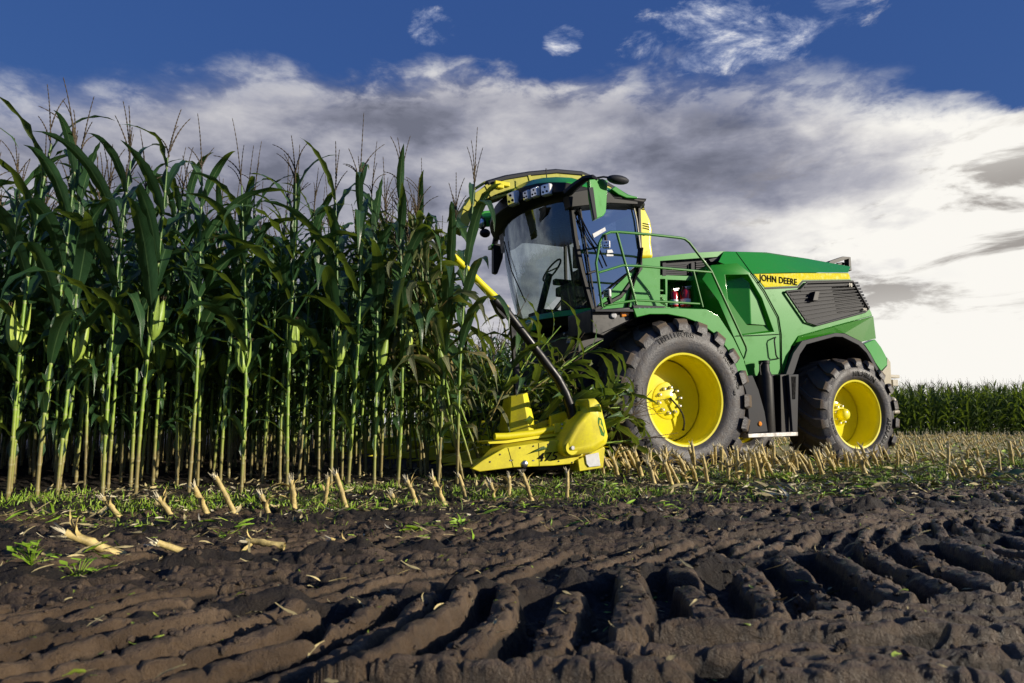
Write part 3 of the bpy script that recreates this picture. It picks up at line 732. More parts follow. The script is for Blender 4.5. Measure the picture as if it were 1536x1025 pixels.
# walkway wall with louvre and two open bays
VW = -.62
wall = SS([(961, 389), (1000, 384), (1040, 379.5), (1088, 377), (1082, 394), (1067, 414), (1078, 452), (1098, 498), (1098, 520), (958, 520), (950, 470), (968, 445)], VW)
hol = [[(968, 418.5), (998, 418.5), (998.5, 442), (966, 442)], [(1001, 419.5), (1040, 421), (1041, 461), (1001, 461)], [(970, 393), (1082, 385), (1066, 412), (1062, 415), (972, 412.5), (969, 409), (969, 397)]]
def with_holes(outer, holes, off, name, m, bevel=.006):
    """flat panel with openings: bmesh triangle fill, then thickened"""
    bm = bmesh.new()
    for loop in [outer]+holes:
        vs = [bm.verts.new((p[0], -p[1], p[2])) for p in loop]
        for i in range(len(vs)): bm.edges.new((vs[i], vs[(i+1) % len(vs)]))
    bmesh.ops.triangle_fill(bm, use_beauty=True, use_dissolve=True, edges=bm.edges[:], normal=(0, -1, 0))
    r = bmesh.ops.extrude_face_region(bm, geom=bm.faces[:])
    bmesh.ops.translate(bm, vec=(0, -off[1], 0), verts=[g for g in r['geom'] if isinstance(g, bmesh.types.BMVert)])
    bmesh.ops.recalc_face_normals(bm, faces=bm.faces)
    me = bpy.data.meshes.new(name); bm.to_mesh(me); bm.free(); me.materials.append(M[m])
    o = bpy.data.objects.new(name, me); C.objects.link(o); o.parent = harv
    me.polygons.foreach_set('use_smooth', [True]*len(me.polygons)); me.set_sharp_from_angle(angle=R(30))
    return o
with_holes(wall, [SS(h, VW) for h in hol], (0, -.05, 0), 'walkway_wall', 'green')
b = B()
for h, dpt in ((hol[0], .25), (hol[1], .25)):
    P = SS(h, VW-.045); Q = [(p[0], p[1]-dpt, p[2]) for p in P]; k = 4
    b.add(P+Q, [(i, (i+1) % k, k+(i+1) % k, k+i) for i in range(k)]+[(k, k+1, k+2, k+3)])
part(b, 'storage_bay', 'green_d', smooth=0)
b = B(); b.box(SS([(983, 437)], VW-.1)[0], (.26, .16, .02)); b.box(SS([(980, 444)], VW+.012)[0], (.30, .02, .03)); part(b, 'shelf', 'green_d', bevel=.004)
# louvre
b = B(); lv = SS(hol[2], VW-.09); b.prism(lv, (0, -.02, 0))
L0 = SS([(972, 394), (1082, 386)], VW-.03); 
for i in range(6):
    t = (i+.5)/6
    p = SS([(997, 395.5+t*17), (1030, 393+t*18.5)], VW-.02); b.prism([p[0], p[1], (p[1][0], p[1][1], p[1][2]-.022), (p[0][0], p[0][1], p[0][2]-.022)], (0, -.05, 0))
    xr = 1080-t*19
    p = SS([(1044, 391+t*19), (xr, 387.5+t*25-t*1)], VW-.02); b.prism([p[0], p[1], (p[1][0], p[1][1], p[1][2]-.020), (p[0][0], p[0][1], p[0][2]-.020)], (0, -.05, 0))
for x in (994, 1037):
    p = SS([(x, 394.5), (x+5, 394), (x+5, 414), (x, 414)], VW+.004); b.prism(p, (0, -.06, 0))
part(b, 'louvre', 'grey', smooth=0)
b = B(); b.tube(SS([(1052, 447, VW), (1057, 445, VW+.06), (1062, 450, VW+.07), (1067, 461, VW+.06), (1068, 463, VW)]), .011, 8); part(b, 'grab_handle', 'black')
# ---- stripe with name
b = B(); b.prism(SS([(1131, 411.3), (1200, 410), (1273, 410.2), (1275, 416), (1275, 419), (1203.5, 420), (1196, 428.5), (1147, 431)], V0+.007), (0, -.006, 0)); st_o = part(b, 'yellow_stripe', 'stripe', bevel=.001, smooth=0)
p0 = SS([(1168, 420.5)], V0+.0115)[0]
text_on('JOHN DEERE', .128, p0, 'ink', st_o, depth=.0015, spacing=1.04, tilt=R(-.8), sx=.92)
b = B(); b.prism(SS([(1196.5, 429.5), (1204, 421), (1276, 420), (1276, 422), (1205, 423), (1198, 432), (1148, 434), (1147, 431.6)], V0+.006), (0, -.005, 0)); part(b, 'hood_trim', 'grey', smooth=0)
# ---- engine grille
gr = [(1179, 437.5), (1200, 435.5), (1210, 424.5), (1279, 422.5), (1289, 440), (1303, 464), (1298, 468), (1225, 488), (1210, 483)]
b = B(); b.prism(SS(gr, V0+.008), (0, -.006, 0))
fr = SS(gr, V0+.03); b.tube(fr+[fr[0]], .016, 6, cap=False)
part(b, 'grille', 'grey', smooth=30)
def glerp(t):      # left and right ends of a slat
    yl = 426+t*58
    if yl < 436: xl = 1210-(yl-426)*.9
    else: xl = 1181+(yl-437)*.62
    xr = 1281+t*20; yr = 426.5+t*38
    return (max(xl, 1181), yl+ (0 if yl > 436 else 0)), (xr, yr)
b = B()
for i in range(9):
    t = (i+.35)/9.3
    yl = 427+t*57
    xl = (1209-(yl-427)*.95) if yl < 437 else 1183+(yl-437)*.66
    yr = 425.5+t*40; xr = 1281+t*19
    p = SS([(xl, yl), (xr, yr)], V0+.03); q = SS([(xl, yl), (xr, yr)], V0+.012)
    b.prism([p[0], p[1], (p[1][0], p[1][1], p[1][2]-.014), (p[0][0], p[0][1], p[0][2]-.014)], (0, -.012, 0))
    b.prism([q[0], q[1], (q[1][0], q[1][1], q[1][2]-.034), (q[0][0], q[0][1], q[0][2]-.034)], (0, -.004, 0))
part(b, 'grille_slats', 'grey', smooth=0)
b = B()
for i in range(8):
    t = (i+.3)/8; A = SS([(1248+9*t, 429+t*43), (1283+t*18, 427+t*38)], V0+.014)
    b.prism([A[0], A[1], (A[1][0], A[1][1], A[1][2]-.026), (A[0][0], A[0][1], A[0][2]-.026)], (0, -.004, 0))
part(b, 'grille_screen', 'ink', smooth=0)
b = B(); b.prism(SS([(1223, 437), (1230, 437), (1227, 451), (1219.5, 451)], V0+.09), (0, -.08, 0)); part(b, 'grille_handle', 'black', bevel=.006)
b = B()
for i in range(9):    # slats wrap round the rear corner
    t = i/9; A = SS([(1281+t*21, 424+t*41, V0+.02), (1287.5+t*19.5, 423+t*41, -.50), ])
    b.prism([A[0], A[1], (A[1][0], A[1][1], A[1][2]-.03), (A[0][0], A[0][1], A[0][2]-.03)], (-.03, -.02, 0))
part(b, 'corner_slats', 'grey', smooth=0)
text_on('F8', .075, SS([(1276, 428)], V0+.047)[0], 'cream', harv, name='model_number', sx=.9)
text_on('900', .055, SS([(1297.5, 464.5)], V0+.047)[0], 'cream', harv, name='model_number', sx=.9)
# ---- rear engine hoop handle on the hood
b = B(); hp = SS([(1238, 401), (1243, 395), (1262, 388.5), (1271, 388), (1272, 407)], -1.0)
b.tube(hp, .055, 4, sq=(1.2, .8)); b.tube(SS([(1250, 402), (1256, 397), (1265, 396)], -1.05), .03, 6); part(b, 'hood_handle', 'black', bevel=.006)
# ---- front fender and step panels
b = B()
fo = [(950, 462.5), (1000, 462), (1050, 463.5), (1060, 464), (1078, 474), (1100, 507), (1115, 538), (1123, 564)]
fi = [(1108, 562), (1101, 542), (1090, 522), (1072, 501), (1052, 486), (1028, 476.5), (1002, 471.5), (975, 471.5), (955, 476)]
b.prism(SS(fo+fi, .03), (0, -.04, 0)); part(b, 'front_fender', 'green', bevel=.008)
b = B(); fI = SS([(905, 500)]+fi[::-1], -.01); fJ = [(p[0], -.68, p[2]) for p in fI]; strip_(b, fI, fJ); part(b, 'fender_liner', 'black', smooth=60)
b = B(); wk = SS([(893, 464), (1060, 464.5)], .02); b.prism([wk[0], wk[1], (wk[1][0], -.66, wk[1][2]), (wk[0][0], -.66, wk[0][2])], (0, 0, -.03)); part(b, 'walkway', 'grey', bevel=.004)
b = B(); b.prism(SS([(1109, 565), (1129, 563), (1138, 585), (1147, 617), (1152, 648), (1122, 651), (1124, 640), (1121, 600), (1118, 585)], .02), (0, -.05, 0))
part(b, 'step_guard', 'grey', bevel=.01)
b = B(); c2 = SS([(1140, 636)], .025)[0]; b.lathe([(0, .012), (.025, .01), (.033, 0)], c2, (0, 1, 0), 20); part(b, 'amber_reflector', 'amber')
b = B(); b.prism(SS([(1128, 564), (1186, 560), (1186, 650), (1145, 651)], -.22), (0, -.3, 0)); part(b, 'fuel_tank', 'black', bevel=.02)
b = B(); t0 = SS([(1156, 652)], -.08)[0]; t1 = SS([(1156, 541)], -.08)[0]; hh = t1[2]-t0[2]
b.lathe([(.10, 0), (.105, .02), (.105, hh*.76), (.095, hh*.80), (.07, hh*.86), (.065, hh*.95), (.072, hh*.955), (.072, hh), (0, hh)], (t0[0], t0[1]-.06, t0[2]), (0, 0, 1), 32)
b.tube([(t0[0]-.07, t0[1]-.03, t0[2]+hh*.97), (t0[0]-.11, t0[1]-.03, t0[2]+hh*.92), (t0[0]-.10, t0[1]-.03, t0[2]+hh*.80)], .01, 8)
part(b, 'filler_canister', 'black', bevel=0)
b = B(); b.prism(SS([(1170, 562), (1184, 561), (1184, 650), (1172, 650)], -.12), (0, -.1, 0)); part(b, 'tank_rib', 'black', bevel=.01)
b = B(); b.prism(SS([(1183, 562), (1198, 561.5), (1196.5, 648), (1189, 648)], -.06), (0, -.05, 0)); b2 = B(); b2.prism(SS([(1187.5, 565), (1194, 565), (1193, 599), (1189, 599)], -.055), (0, -.01, 0))
part(b, 'rear_step_strut', 'grey', bevel=.008); part(b2, 'strut_recess', 'ink', smooth=0)
b = B(); b.prism(SS([(1122, 651), (1197, 648), (1197, 654), (1123, 657)], .03), (0, -.3, 0)); part(b, 'bottom_step', 'alu', bevel=.006)
# rear wheel arch trim
ao = [(1176, 570), (1190, 530), (1203, 511.5), (1254, 499.5), (1267, 500.5), (1293, 513), (1306, 531), (1319, 556), (1323, 566)]
ai = [(1318, 564), (1313, 553), (1300, 530), (1288, 518), (1264, 506), (1252, 505.5), (1210, 517), (1200, 532), (1191, 560), (1184, 568)]
b = B(); b.prism(SS(ao+ai, V0+.07), (0, -.05, 0)); part(b, 'wheel_arch_trim', 'grey', bevel=.008)
b = B(); A = SS(ai[::-1], V0+.03); Q = [(p[0], -.95, p[2]) for p in A]; strip_(b, A, Q); b.add([(A[0][0]-.05, -.9, .8), (A[-1][0]+.05, -.9, .9), (A[-1][0], -.9, A[4][2]+.1), (A[0][0], -.9, A[4][2]+.1)], [(0, 1, 2, 3)])
part(b, 'arch_liner', 'liner', smooth=60)
# ---- dark lower front with lamps
b = B(); b.prism(SS([(887, 463.5), (898, 464), (950, 460), (1000, 459.5), (998, 470), (975, 473), (952, 479), (925, 492), (905, 505), (888, 500)], -.06), (0, -.6, 0)); part(b, 'fender_front', 'blackgloss', bevel=.02)
b = B(); b.prism(SS([(949, 457.5), (955, 457.5), (998, 459.5), (993, 468), (972, 471), (957, 473), (953, 473)], -.03), (0, -.04, 0)); part(b, 'lamp_strip', 'grey', bevel=.008)
b = B()
for x in (960, 968, 974, 980, 986): b.box(SS([(x, 464.5)], -.024)[0], (.045, .012, .04))
part(b, 'lamp_lens', 'reflector', bevel=.004)
b = B(); b.lathe([(0, .035), (.03, .032), (.042, .015), (.046, -.01)], SS([(919.5, 473.5)], -.06)[0], (-.2, 1, 0), 24); part(b, 'headlight', 'white')
b = B(); b.prism(SS([(932, 468), (944, 463.5), (946, 469), (943, 474), (933, 476)], -.04), (0, -.05, 0)); part(b, 'turn_signal', 'amber', bevel=.01)
# ---- platform railings
def rail(l, v=-.03, r=.017, b=None): b = b or B(); b.tube(SS(l, v), r, 8); return b
b = rail([(903, 461), (894, 395), (899, 365), (905, 353), (915, 348.5), (928, 348.3), (975, 352), (1020, 357), (1027, 358.5), (1034, 364), (1067, 407), (1119, 520), (1120, 526), (1117, 537), (1112, 545)])
rail([(925, 348.5), (955, 458)], b=b); rail([(898, 409), (934, 398.3), (960, 399.3), (1067, 408.7)], b=b, r=.015); rail([(905, 458.5), (955, 450.5), (1049, 456)], b=b, r=.015); rail([(1040, 407), (1054, 461)], b=b, r=.015)
rail([(905, 353, -.03), (900, 362, -.3), (901, 372, -.6)], b=b, r=.015)
part(b, 'hand_rail', 'green_d')
def lamp(px, py, v, s=.075, nm='work_light', tilt=(-.8, .6, -.1), parent=None):
    """square work lamp with three bulbs"""
    c = Vector(SS([(px, py)], v)[0]); f = Vector(tilt).normalized(); r_ = f.cross(Vector((0, 0, 1))).normalized(); up = r_.cross(f)
    rot = Matrix((r_, f, up)).transposed()
    b = B(); b.box(c, (s*1.1, s*.6, s*1.15), rot); o = part(b, nm, 'white', parent, bevel=s*.2)
    b = B(); b.box(c+f*s*.30, (s*.92, s*.1, s*.95), rot)
    part(b, 'lens', 'reflector', o, bevel=s*.15)
    b = B()
    for dx, dz in ((0, .24), (-.22, -.2), (.22, -.2)): b.ball(c+f*s*.36+r_*dx*s+up*dz*s, s*.105, 10, 6)
    part(b, 'bulbs', 'ink', o)
    return o
lamp(909.5, 367, 0.0, .085, tilt=(-.5, .8, -.05)); lamp(911, 440, 0.0, .085, tilt=(-.8, .5, -.1))
b = B(); b.tube(SS([(908, 352), (909, 361)], 0), .02, 8); b.tube(SS([(913, 446), (916, 456)], 0), .03, 8); part(b, 'lamp_bracket', 'black')

# ---- cab
def curve_plan(u_c, u_s, vn, vf, n=13, p=2.3):
    """bulging front in plan: near pillar -> far pillar"""
    out = []
    for i in range(n):
        t = -1+2*i/(n-1); v = (vn+vf)/2-t*(vf-vn)/2*-1
        v = vn+(vf-vn)*i/(n-1); out.append((u_s+(u_c-u_s)*(1-abs(t)**p), v))
    return out
CN, CF = -.56, -2.64
zb, zt = 2.03+HZ, 3.42+HZ
bot_ = [(u, v, zb-.0) for u, v in curve_plan(-1.36, -.98, CN, CF)]
top_ = [(u, v, zt+.0) for u, v in curve_plan(-1.62, -1.27, CN, CF)]
b = B(); K = 6; rows = []
for k in range(K+1):
    t = k/K; rows.append([tuple(Vector(a).lerp(Vector(c), t)+Vector((-.05*math.sin(math.pi*t), 0, 0))) for a, c in zip(bot_, top_)])
for k in range(K): strip_(b, rows[k], rows[k+1])
part(b, 'windscreen', 'glass', smooth=80)
# door glass (near), far side glass, rear glass
dg_px = [(857, 309), (905, 305), (950, 302.5), (956, 330), (961, 372), (958, 392), (932, 420), (905, 445), (893.5, 462), (890, 462)]
b = B(); b.add(SS(dg_px, CN), [tuple(range(len(dg_px)))]); part(b, 'door_glass', 'glass_side', smooth=0)
b = B(); P = [mir(p) for p in SS(dg_px, CN)]; P = [(p[0], CF, p[2]) for p in P]; b.add(P, [tuple(range(len(P)))]); part(b, 'far_side_glass', 'glass', smooth=0)
RU = -.22
b = B(); b.add([(RU, CN-.08, zb+.6), (RU, CF+.08, zb+.6), (RU, CF+.08, zt+.05), (RU, CN-.08, zt+.05)], [(0, 1, 2, 3)]); part(b, 'rear_window', 'glass', smooth=0)
b = B()
def pillar(p, q, w=.055, d=.05): b.tube([p, q], [w, w], 4, sq=(1, d/w))
for vv in (CN, CF):
    pl = [r[0] if vv == CN else r[-1] for r in rows]
    b.tube(pl, .042, 6)
    b.tube([(RU-.02, vv, zt+.1), (RU-.01, vv, zb+.6), (-.55, vv, zb+.2), (-.96, vv, zb-.02)], .032, 6)
b.tube([top_[0], (RU, CN, zt+.08)], .035, 6); b.tube([top_[-1], (RU, CF, zt+.08)], .035, 6)
b.tube(bot_, .03, 6)
part(b, 'cab_frame', 'black')
# pale rear edge of the door
b = B(); b.tube(SS([(949, 303), (955, 330), (960.5, 372)], CN+.03), .012, 6); part(b, 'door_edge', 'cream')
b = B(); b.tube(SS([(882, 410), (893, 407)], CN+.05), .015, 6); b.tube(SS([(868, 300), (893.5, 462)], CN+.03), .016, 6); part(b, 'door_hinge', 'black')
# body panel below the slanting door edge
b = B(); b.prism(SS([(896, 461), (907, 445), (934, 420), (960, 394), (963, 388), (990, 386), (990, 470), (896, 470)], CN+.004), (0, -.03, 0)); part(b, 'cab_side_panel', 'green', smooth=0)
b = B(); b.tube(SS([(963, 372), (960, 396), (950, 425), (942, 461)], CN+.03), .022, 6); b.tube(SS([(902, 442), (958, 398)], CN+.03), .012, 6); part(b, 'door_seal', 'ink')
# cab base: curved green nose
b = B(); lo = [(u+.03, v, 1.84+HZ) for u, v in curve_plan(-1.40, -1.02, CN+.06, CF-.06)]; up_ = [(u, v, 2.035+HZ) for u, v in curve_plan(-1.43, -1.03, CN+.06, CF-.06)]
up2 = [(u, v, 1.955+HZ) for u, v in curve_plan(-1.47, -1.06, CN+.08, CF-.08)]
strip_(b, up_, up2); b.mi = 1; strip_(b, up2, lo); b.mi = 0
b.poly(up_); b.mi = 1; b.poly(lo[::-1]); b.prism([(-1.05, CN+.05, 1.84+HZ), (-.2, CN+.05, 1.84+HZ), (-.2, CN+.05, 2.0+HZ), (-1.05, CN+.05, 2.0+HZ)], (0, CF-CN-.1, 0))
part(b, 'cab_base', [M['green'], M['blackgloss']], bevel=.01)
b = B(); em = SS([(797, 493)], -1.50)[0]; em = (-1.50, -1.35, 1.90+HZ)
b.prism([(-1.485, -1.22, 1.86), (-1.485, -1.62, 1.86), (-1.485, -1.62, 2.0), (-1.485, -1.22, 2.0)], (.05, 0, 0)); part(b, 'nose_panel', 'green', bevel=.02)
# roof
def ring(uc, us, ur, vn, vf, z, n=13, droop=0):
    f = curve_plan(uc, us, vn, vf, n)
    pts = [(u, v, z-droop*abs(-1+2*i/(n-1))**3) for i, (u, v) in enumerate(f)]
    pts += [(us+(ur-us)*.5, vf, z-droop*.6), (ur-.1, vf+.03, z-.02), (ur, vf+.15, z), (ur, (vn+vf)/2, z+.02), (ur, vn-.15, z), (ur-.1, vn-.03, z-.02), (us+(ur-us)*.5, vn, z-droop*.6)]
    return pts
b = B()
rg = [ring(-1.60, -1.28, -.26, CN+.02, CF-.02, 3.44+HZ), ring(-1.72, -1.36, -.16, -.46, -2.74, 3.46+HZ, droop=.02), ring(-1.80, -1.44, -.12, -.42, -2.78, 3.53+HZ, droop=.06), ring(-1.76, -1.40, -.13, -.44, -2.76, 3.72+HZ, droop=.12), ring(-1.74, -1.38, -.14, -.45, -2.75, 3.735+HZ, droop=.12), ring(-1.64, -1.26, -.20, -.55, -2.65, 3.84+HZ, droop=.12), ring(-1.3, -1.05, -.35, -.85, -2.35, 3.93+HZ, droop=.1)]
n = len(rg[0])
for k in range(len(rg)-1):
    b.mi = 0 if k < 3 else 1
    b.add(rg[k]+rg[k+1], [(i, (i+1) % n, n+(i+1) % n, n+i) for i in range(n)])
b.mi = 0; b.poly(rg[0]); b.mi = 1; b.poly(rg[-1])
b.v = [(p[0], p[1], p[2]-(max(0, p[0]+1.15)*.24 if p[2] > 3.62 else 0)) for p in b.v]
part(b, 'cab_roof', [M['black'], M['green']], bevel=.012, smooth=35)
# shoulder fairings on the near roof edge
b = B(); b.prism(SS([(917, 284), (923, 279), (942, 292), (956, 295), (957, 298), (940, 297), (928, 292)], -.40), (0, -.25, 0)); part(b, 'roof_fairing', 'green', bevel=.012)
b = B(); b.prism(SS([(852, 289), (880, 284), (914, 288), (922, 297), (957, 302), (957, 307), (915, 305), (856, 311)], -.42), (0, -.16, 0)); part(b, 'roof_edge', 'black', bevel=.012)
# lamps on the visor
def roof_front(v): t = abs(-1+2*(v+.43)/(-2.77+.43)); return -1.42+(-1.78+1.42)*(1-t**2.3)
for px_, py_, s_, t_ in ((771, 298.5, .17, (-1, .25, -.12)), (791.5, 293.5, .115, (-1, .15, -.1)), (804, 289, .12, (-1, .3, -.1)), (820.5, 285.5, .135, (-.9, .45, -.1))):
    v_ = min([-.5-.02*q for q in range(110)], key=lambda q: abs(S(px_, py_, q)[0]-roof_front(q)+.02))
    lamp(px_, py_, v_, s_, tilt=t_)
b = B(); p = SS([(720, 322), (726, 316), (742, 315), (736, 330), (727, 338)], -2.95); b.prism(p, (0, -.15, 0)); b.prism([(q[0]-.02, q[1]+.02, q[2]-.05) for q in p], (.25, .25, -.02)); part(b, 'roof_pod', 'green', bevel=.02)
b = B(); b.ball(SS([(723, 334)], -2.95)[0], (.08, .09, .11), 12, 8); b.ball(SS([(727.5, 350)], -2.95)[0], (.09, .08, .07), 12, 8); b.tube(SS([(735, 335, -2.9), (750, 330, -2.8), (764, 320, -2.6)]), .09, 8); part(b, 'pod_housing', 'black')
b = B(); b.ball(SS([(722, 335)], -2.88)[0], (.05, .06, .075), 12, 8); part(b, 'work_light', 'reflector')
b = B(); a0_ = SS([(819, 253), (820.5, 275)], -1.2); b.tube(a0_, .008, 6); part(b, 'antenna', 'black')
# mirrors
def solid(l, th, name, m, bevel=.01, parent=None):
    b = B(); b.prism(SS(l), (0, -th, 0) if not hasattr(th, '__len__') else th); return part(b, name, m, parent, bevel=bevel)
b = B(); b.tube(SS([(851, 290, -.4), (862, 280, -.25), (878, 268, -.1), (889, 266, -.02), (896, 270, 0)]), [.07, .065, .055, .05, .035], 6, sq=(1, .7)); b.tube(SS([(889, 268, -.02), (905, 265.5, .05), (917, 267, .08)]), .013, 8); part(b, 'mirror_arm', 'grey', bevel=.008)
mo = solid([(883.5, 269, .02), (904, 268, .02), (912, 271, -.06), (909, 318, -.06), (906, 323, 0), (892, 329.5, .03), (886, 295, .03)], (.02, -.10, 0), 'wing_mirror', 'green', .014)
solid([(883, 281, .045), (890, 281, .045), (896, 327, .045), (892, 329.8, .045)], (0, -.03, 0), 'mirror_frame', 'grey', .004, mo)
b = B(); c3 = Vector(SS([(927, 270)], .08)[0]); b.ball(c3, (.155, .07, .055), 16, 10); part(b, 'wide_angle_mirror', 'grey')
# far mirror
b = B(); b.tube(SS([(752, 350, -2.9), (744, 358, -3.15), (741, 370, -3.2)]), [.06, .05, .045], 8); b.tube(SS([(750, 372, -3.1), (762, 372, -2.9)]), .02, 6); b.tube(SS([(757, 350, -2.9), (758, 370, -2.9), (763, 410, -2.9), (771, 445, -2.75)]), .014, 6); part(b, 'mirror_arm', 'black')
solid([(737, 369, -3.2), (741, 367, -3.2), (753, 370, -3.2), (751, 390, -3.2), (743, 413, -3.2), (737, 411, -3.2)], -.1, 'wing_mirror', 'black', .012)
b = B(); b.prism(SS([(737, 366.5), (752, 367), (752, 373), (737, 372)], -3.12), (0, -.16, 0)); part(b, 'mirror_cap', 'green_d', bevel=.008)
b = B(); b.prism(SS([(747, 375), (753, 372), (750, 392), (743.5, 411)], -3.16), (0, -.02, 0)); part(b, 'mirror_glass', 'reflector', smooth=0)
# wipers
b = B(); b.tube(SS([(868, 320), (884, 352), (898, 372), (910, 400)], CN+.05), .011, 6); b.tube(SS([(871, 328), (880, 352), (892, 372)], CN+.055), .008, 6); b.ball(SS([(867, 319)], CN+.04)[0], .035, 8, 6)
part(b, 'door_wiper', 'ink')
b = B(); w0 = Vector(rows[5][4]); w1 = Vector(rows[2][7]); off = Vector((-.03, 0, 0)); b.tube([rows[1][6][:2]+(rows[1][6][2],), tuple(Vector(rows[3][7])+off), tuple(Vector(rows[5][8])+off)], .009, 6); part(b, 'windscreen_wiper', 'ink')
# stickers on the glass
b = B(); b.prism(SS([(889, 351), (907.5, 341), (909, 346), (891, 357)], CN+.012), (0, -.006, 0)); b.prism(SS([(911, 375), (918, 374.5), (920, 379), (911, 380)], CN+.012), (0, -.006, 0)); b.prism(SS([(910, 381.5), (920, 382), (920, 384.5), (910, 384.5)], CN+.012), (0, -.006, 0)); part(b, 'sticker', 'white', smooth=0)
# inside the cab
b = B(); zf = 2.06+HZ
b.box((-.68, VC, zf), (.9, 1.9, .05)); b.box((-.60, VC, zf+.42), (.52, .52, .14)); b.box((-.60, VC, zf+.2), (.4, .4, .35)); b.box((-.36, VC, zf+.82), (.13, .50, .72)); b.box((-.34, VC, zf+1.27), (.09, .28, .17)); b.box((-.62, VC+.36, zf+.60), (.42, .12, .09)); b.box((-.62, VC-.36, zf+.60), (.42, .10, .09)); b.box((-.55, VC+.68, zf+.45), (.45, .40, .12)); b.box((-.42, VC+.68, zf+.75), (.1, .38, .5))
part(b, 'driver_seat', 'cloth', bevel=.05, seg=3)
b = B(); b.box((-.80, VC+.46, zf+.78), (.26, .12, .30)); b.box((-.98, VC+.62, zf+.15), (.3, .4, .3)); b.box((-.72, VC+.42, zf+.52), (.4, .16, .14)); b.tube([(-.78, VC+.42, zf+.6), (-.84, VC+.42, zf+.8)], .03, 8); b.tube([(-1.25, VC, zf), (-1.08, VC, zf+.62)], .05, 8); b.tube([(-1.1, VC+.75, zf+.2), (-1.22, VC+.78, zf+1.0)], .02, 6); b.box((-1.22, VC+.78, zf+.95), (.05, .24, .18)); b.box((-1.1, VC-.1, zf+.02), (.3, .5, .14))
part(b, 'console', 'black', bevel=.02)
b = B(); c4 = Vector((-1.04, VC, zf+.68)); pts = [c4+Vector((math.sin(a)*.10, math.cos(a)*.19, math.sin(a)*.16)) for a in [2*math.pi*i/24 for i in range(25)]]
b.tube(pts, .014, 8, cap=False); b.tube([c4+Vector((0, .18, 0)), c4, c4-Vector((0, .18, 0))], .012, 6); part(b, 'steering_wheel', 'black')
b = B(); b.prism([(-1.5, CN-.25, zt-.02), (-1.56, VC, zt-.02), (-1.5, CF+.25, zt-.02), (-1.48, CF+.3, zt-.30), (-1.54, VC-.2, zt-.38), (-1.53, VC+.35, zt-.33), (-1.48, CN-.3, zt-.12)], (.01, 0, 0)); 
part(b, 'sun_blind', mat('smoked sun blind', (.05, .045, .035), .6, nscale=12), smooth=0)
b = B(); b.box((-.8, VC, zt-.02), (.9, 1.9, .04)); part(b, 'headliner', 'cloth')

# ---- discharge spout
sp = SS([(688, 348), (698, 320), (709, 303), (728, 291), (755, 283), (790, 277), (830, 273), (868, 276), (905, 291), (935, 309), (958, 330)], -1.62)
b = B(); P = [Vector(p) for p in sp]; k = len(P); prof_ = []
for i in range(k):
    T = (P[min(i+1, k-1)]-P[max(i-1, 0)]).normalized(); Nn = Vector((T.z, 0, -T.x));
    if Nn.z < 0: Nn = -Nn
    hh = .070+.010*min(1, i/3) ; w = .13
    prof_.append([P[i]+Nn*hh+Vector((0, w, 0)), P[i]-Nn*hh+Vector((0, w, 0)), P[i]-Nn*hh-Vector((0, w, 0)), P[i]+Nn*hh-Vector((0, w, 0))])
vs = [q for r_ in prof_ for q in r_]
b.add(vs, [(4*i+j, 4*i+(j+1) % 4, 4*i+4+(j+1) % 4, 4*i+4+j) for i in range(k-1) for j in range(4)]+[(0, 1, 2, 3)])
spout = part(b, 'discharge_spout', 'yellow_s', smooth=0, bevel=.006)
for i in (1, 2, 3, 5, 7):     # flanges round the spout
    q = prof_[i]; c = sum(q, Vector())/4; T = (P[min(i+1, k-1)]-P[i-1]).normalized(); b = B()
    b.prism([c+(p-c)*1.10-T*.02 for p in q], T*.04); part(b, 'spout_flange', 'yellow_s', spout, smooth=0)
b = B(); tube_p = [P[i]+Vector((0, .06, .118+.0*i)) for i in range(3, k-1)]; b.tube(tube_p, .050, 8, sq=(1.4, 1)); part(b, 'spout_cover', 'grey', spout, smooth=30)
b = B(); tube_p = [P[i]+Vector((0, -.02, .168)) for i in range(2, k-1)]; b.tube(tube_p, .02, 6); part(b, 'spout_rail', 'yellow_s', spout)
b = B(); b.prism(SS([(700, 318), (712, 297), (728, 295), (716, 306), (709, 318)], -1.5), (0, -.28, 0)); b.prism(SS([(735, 296), (765, 289), (760, 293), (738, 300)], -1.5), (0, -.28, 0)); part(b, 'deflector_flap', 'yellow_s', spout, smooth=0)
b = B(); cl = SS([(753, 276)], -1.47)[0]; b.box(cl, (.22, .05, .06)); b.box((cl[0]-.03, cl[1], cl[2]-.04), (.1, .06, .06)); part(b, 'spout_ram', 'yellow', spout, bevel=.01)
# spout turret behind the cab
b = B(); tv = [(950, 303), (961, 305), (968, 311), (977, 330), (980, 345), (978.5, 363), (982, 388), (958, 388), (953, 340)]
b.prism(SS(tv, -1.25), (0, -.55, 0)); tur = part(b, 'spout_turret', 'yellow_h', bevel=.06, seg=4)
b = B()
for y in (335, 338.5, 342): b.tube(SS([(964.5, y), (975, y+2.5)], -1.245), .006, 6)
for y in (309, 311.5): b.tube(SS([(955.5, y), (967, y+3.5)], -1.245), .006, 6)
b.tube(SS([(960, 349), (966, 353), (972, 351.5), (978, 352)], -1.245), .010, 6)
part(b, 'turret_vents', 'ink', tur)

# ---- corn header
VH = 1.02
hd = B()
hd.prism(SS([(707, 703.5), (724, 691), (758, 671.5), (800, 665.5), (842, 659.5), (853, 660), (880, 690), (873, 694.5), (830, 699), (772, 701.5), (720, 708)], VH), (0, -.06, 0))
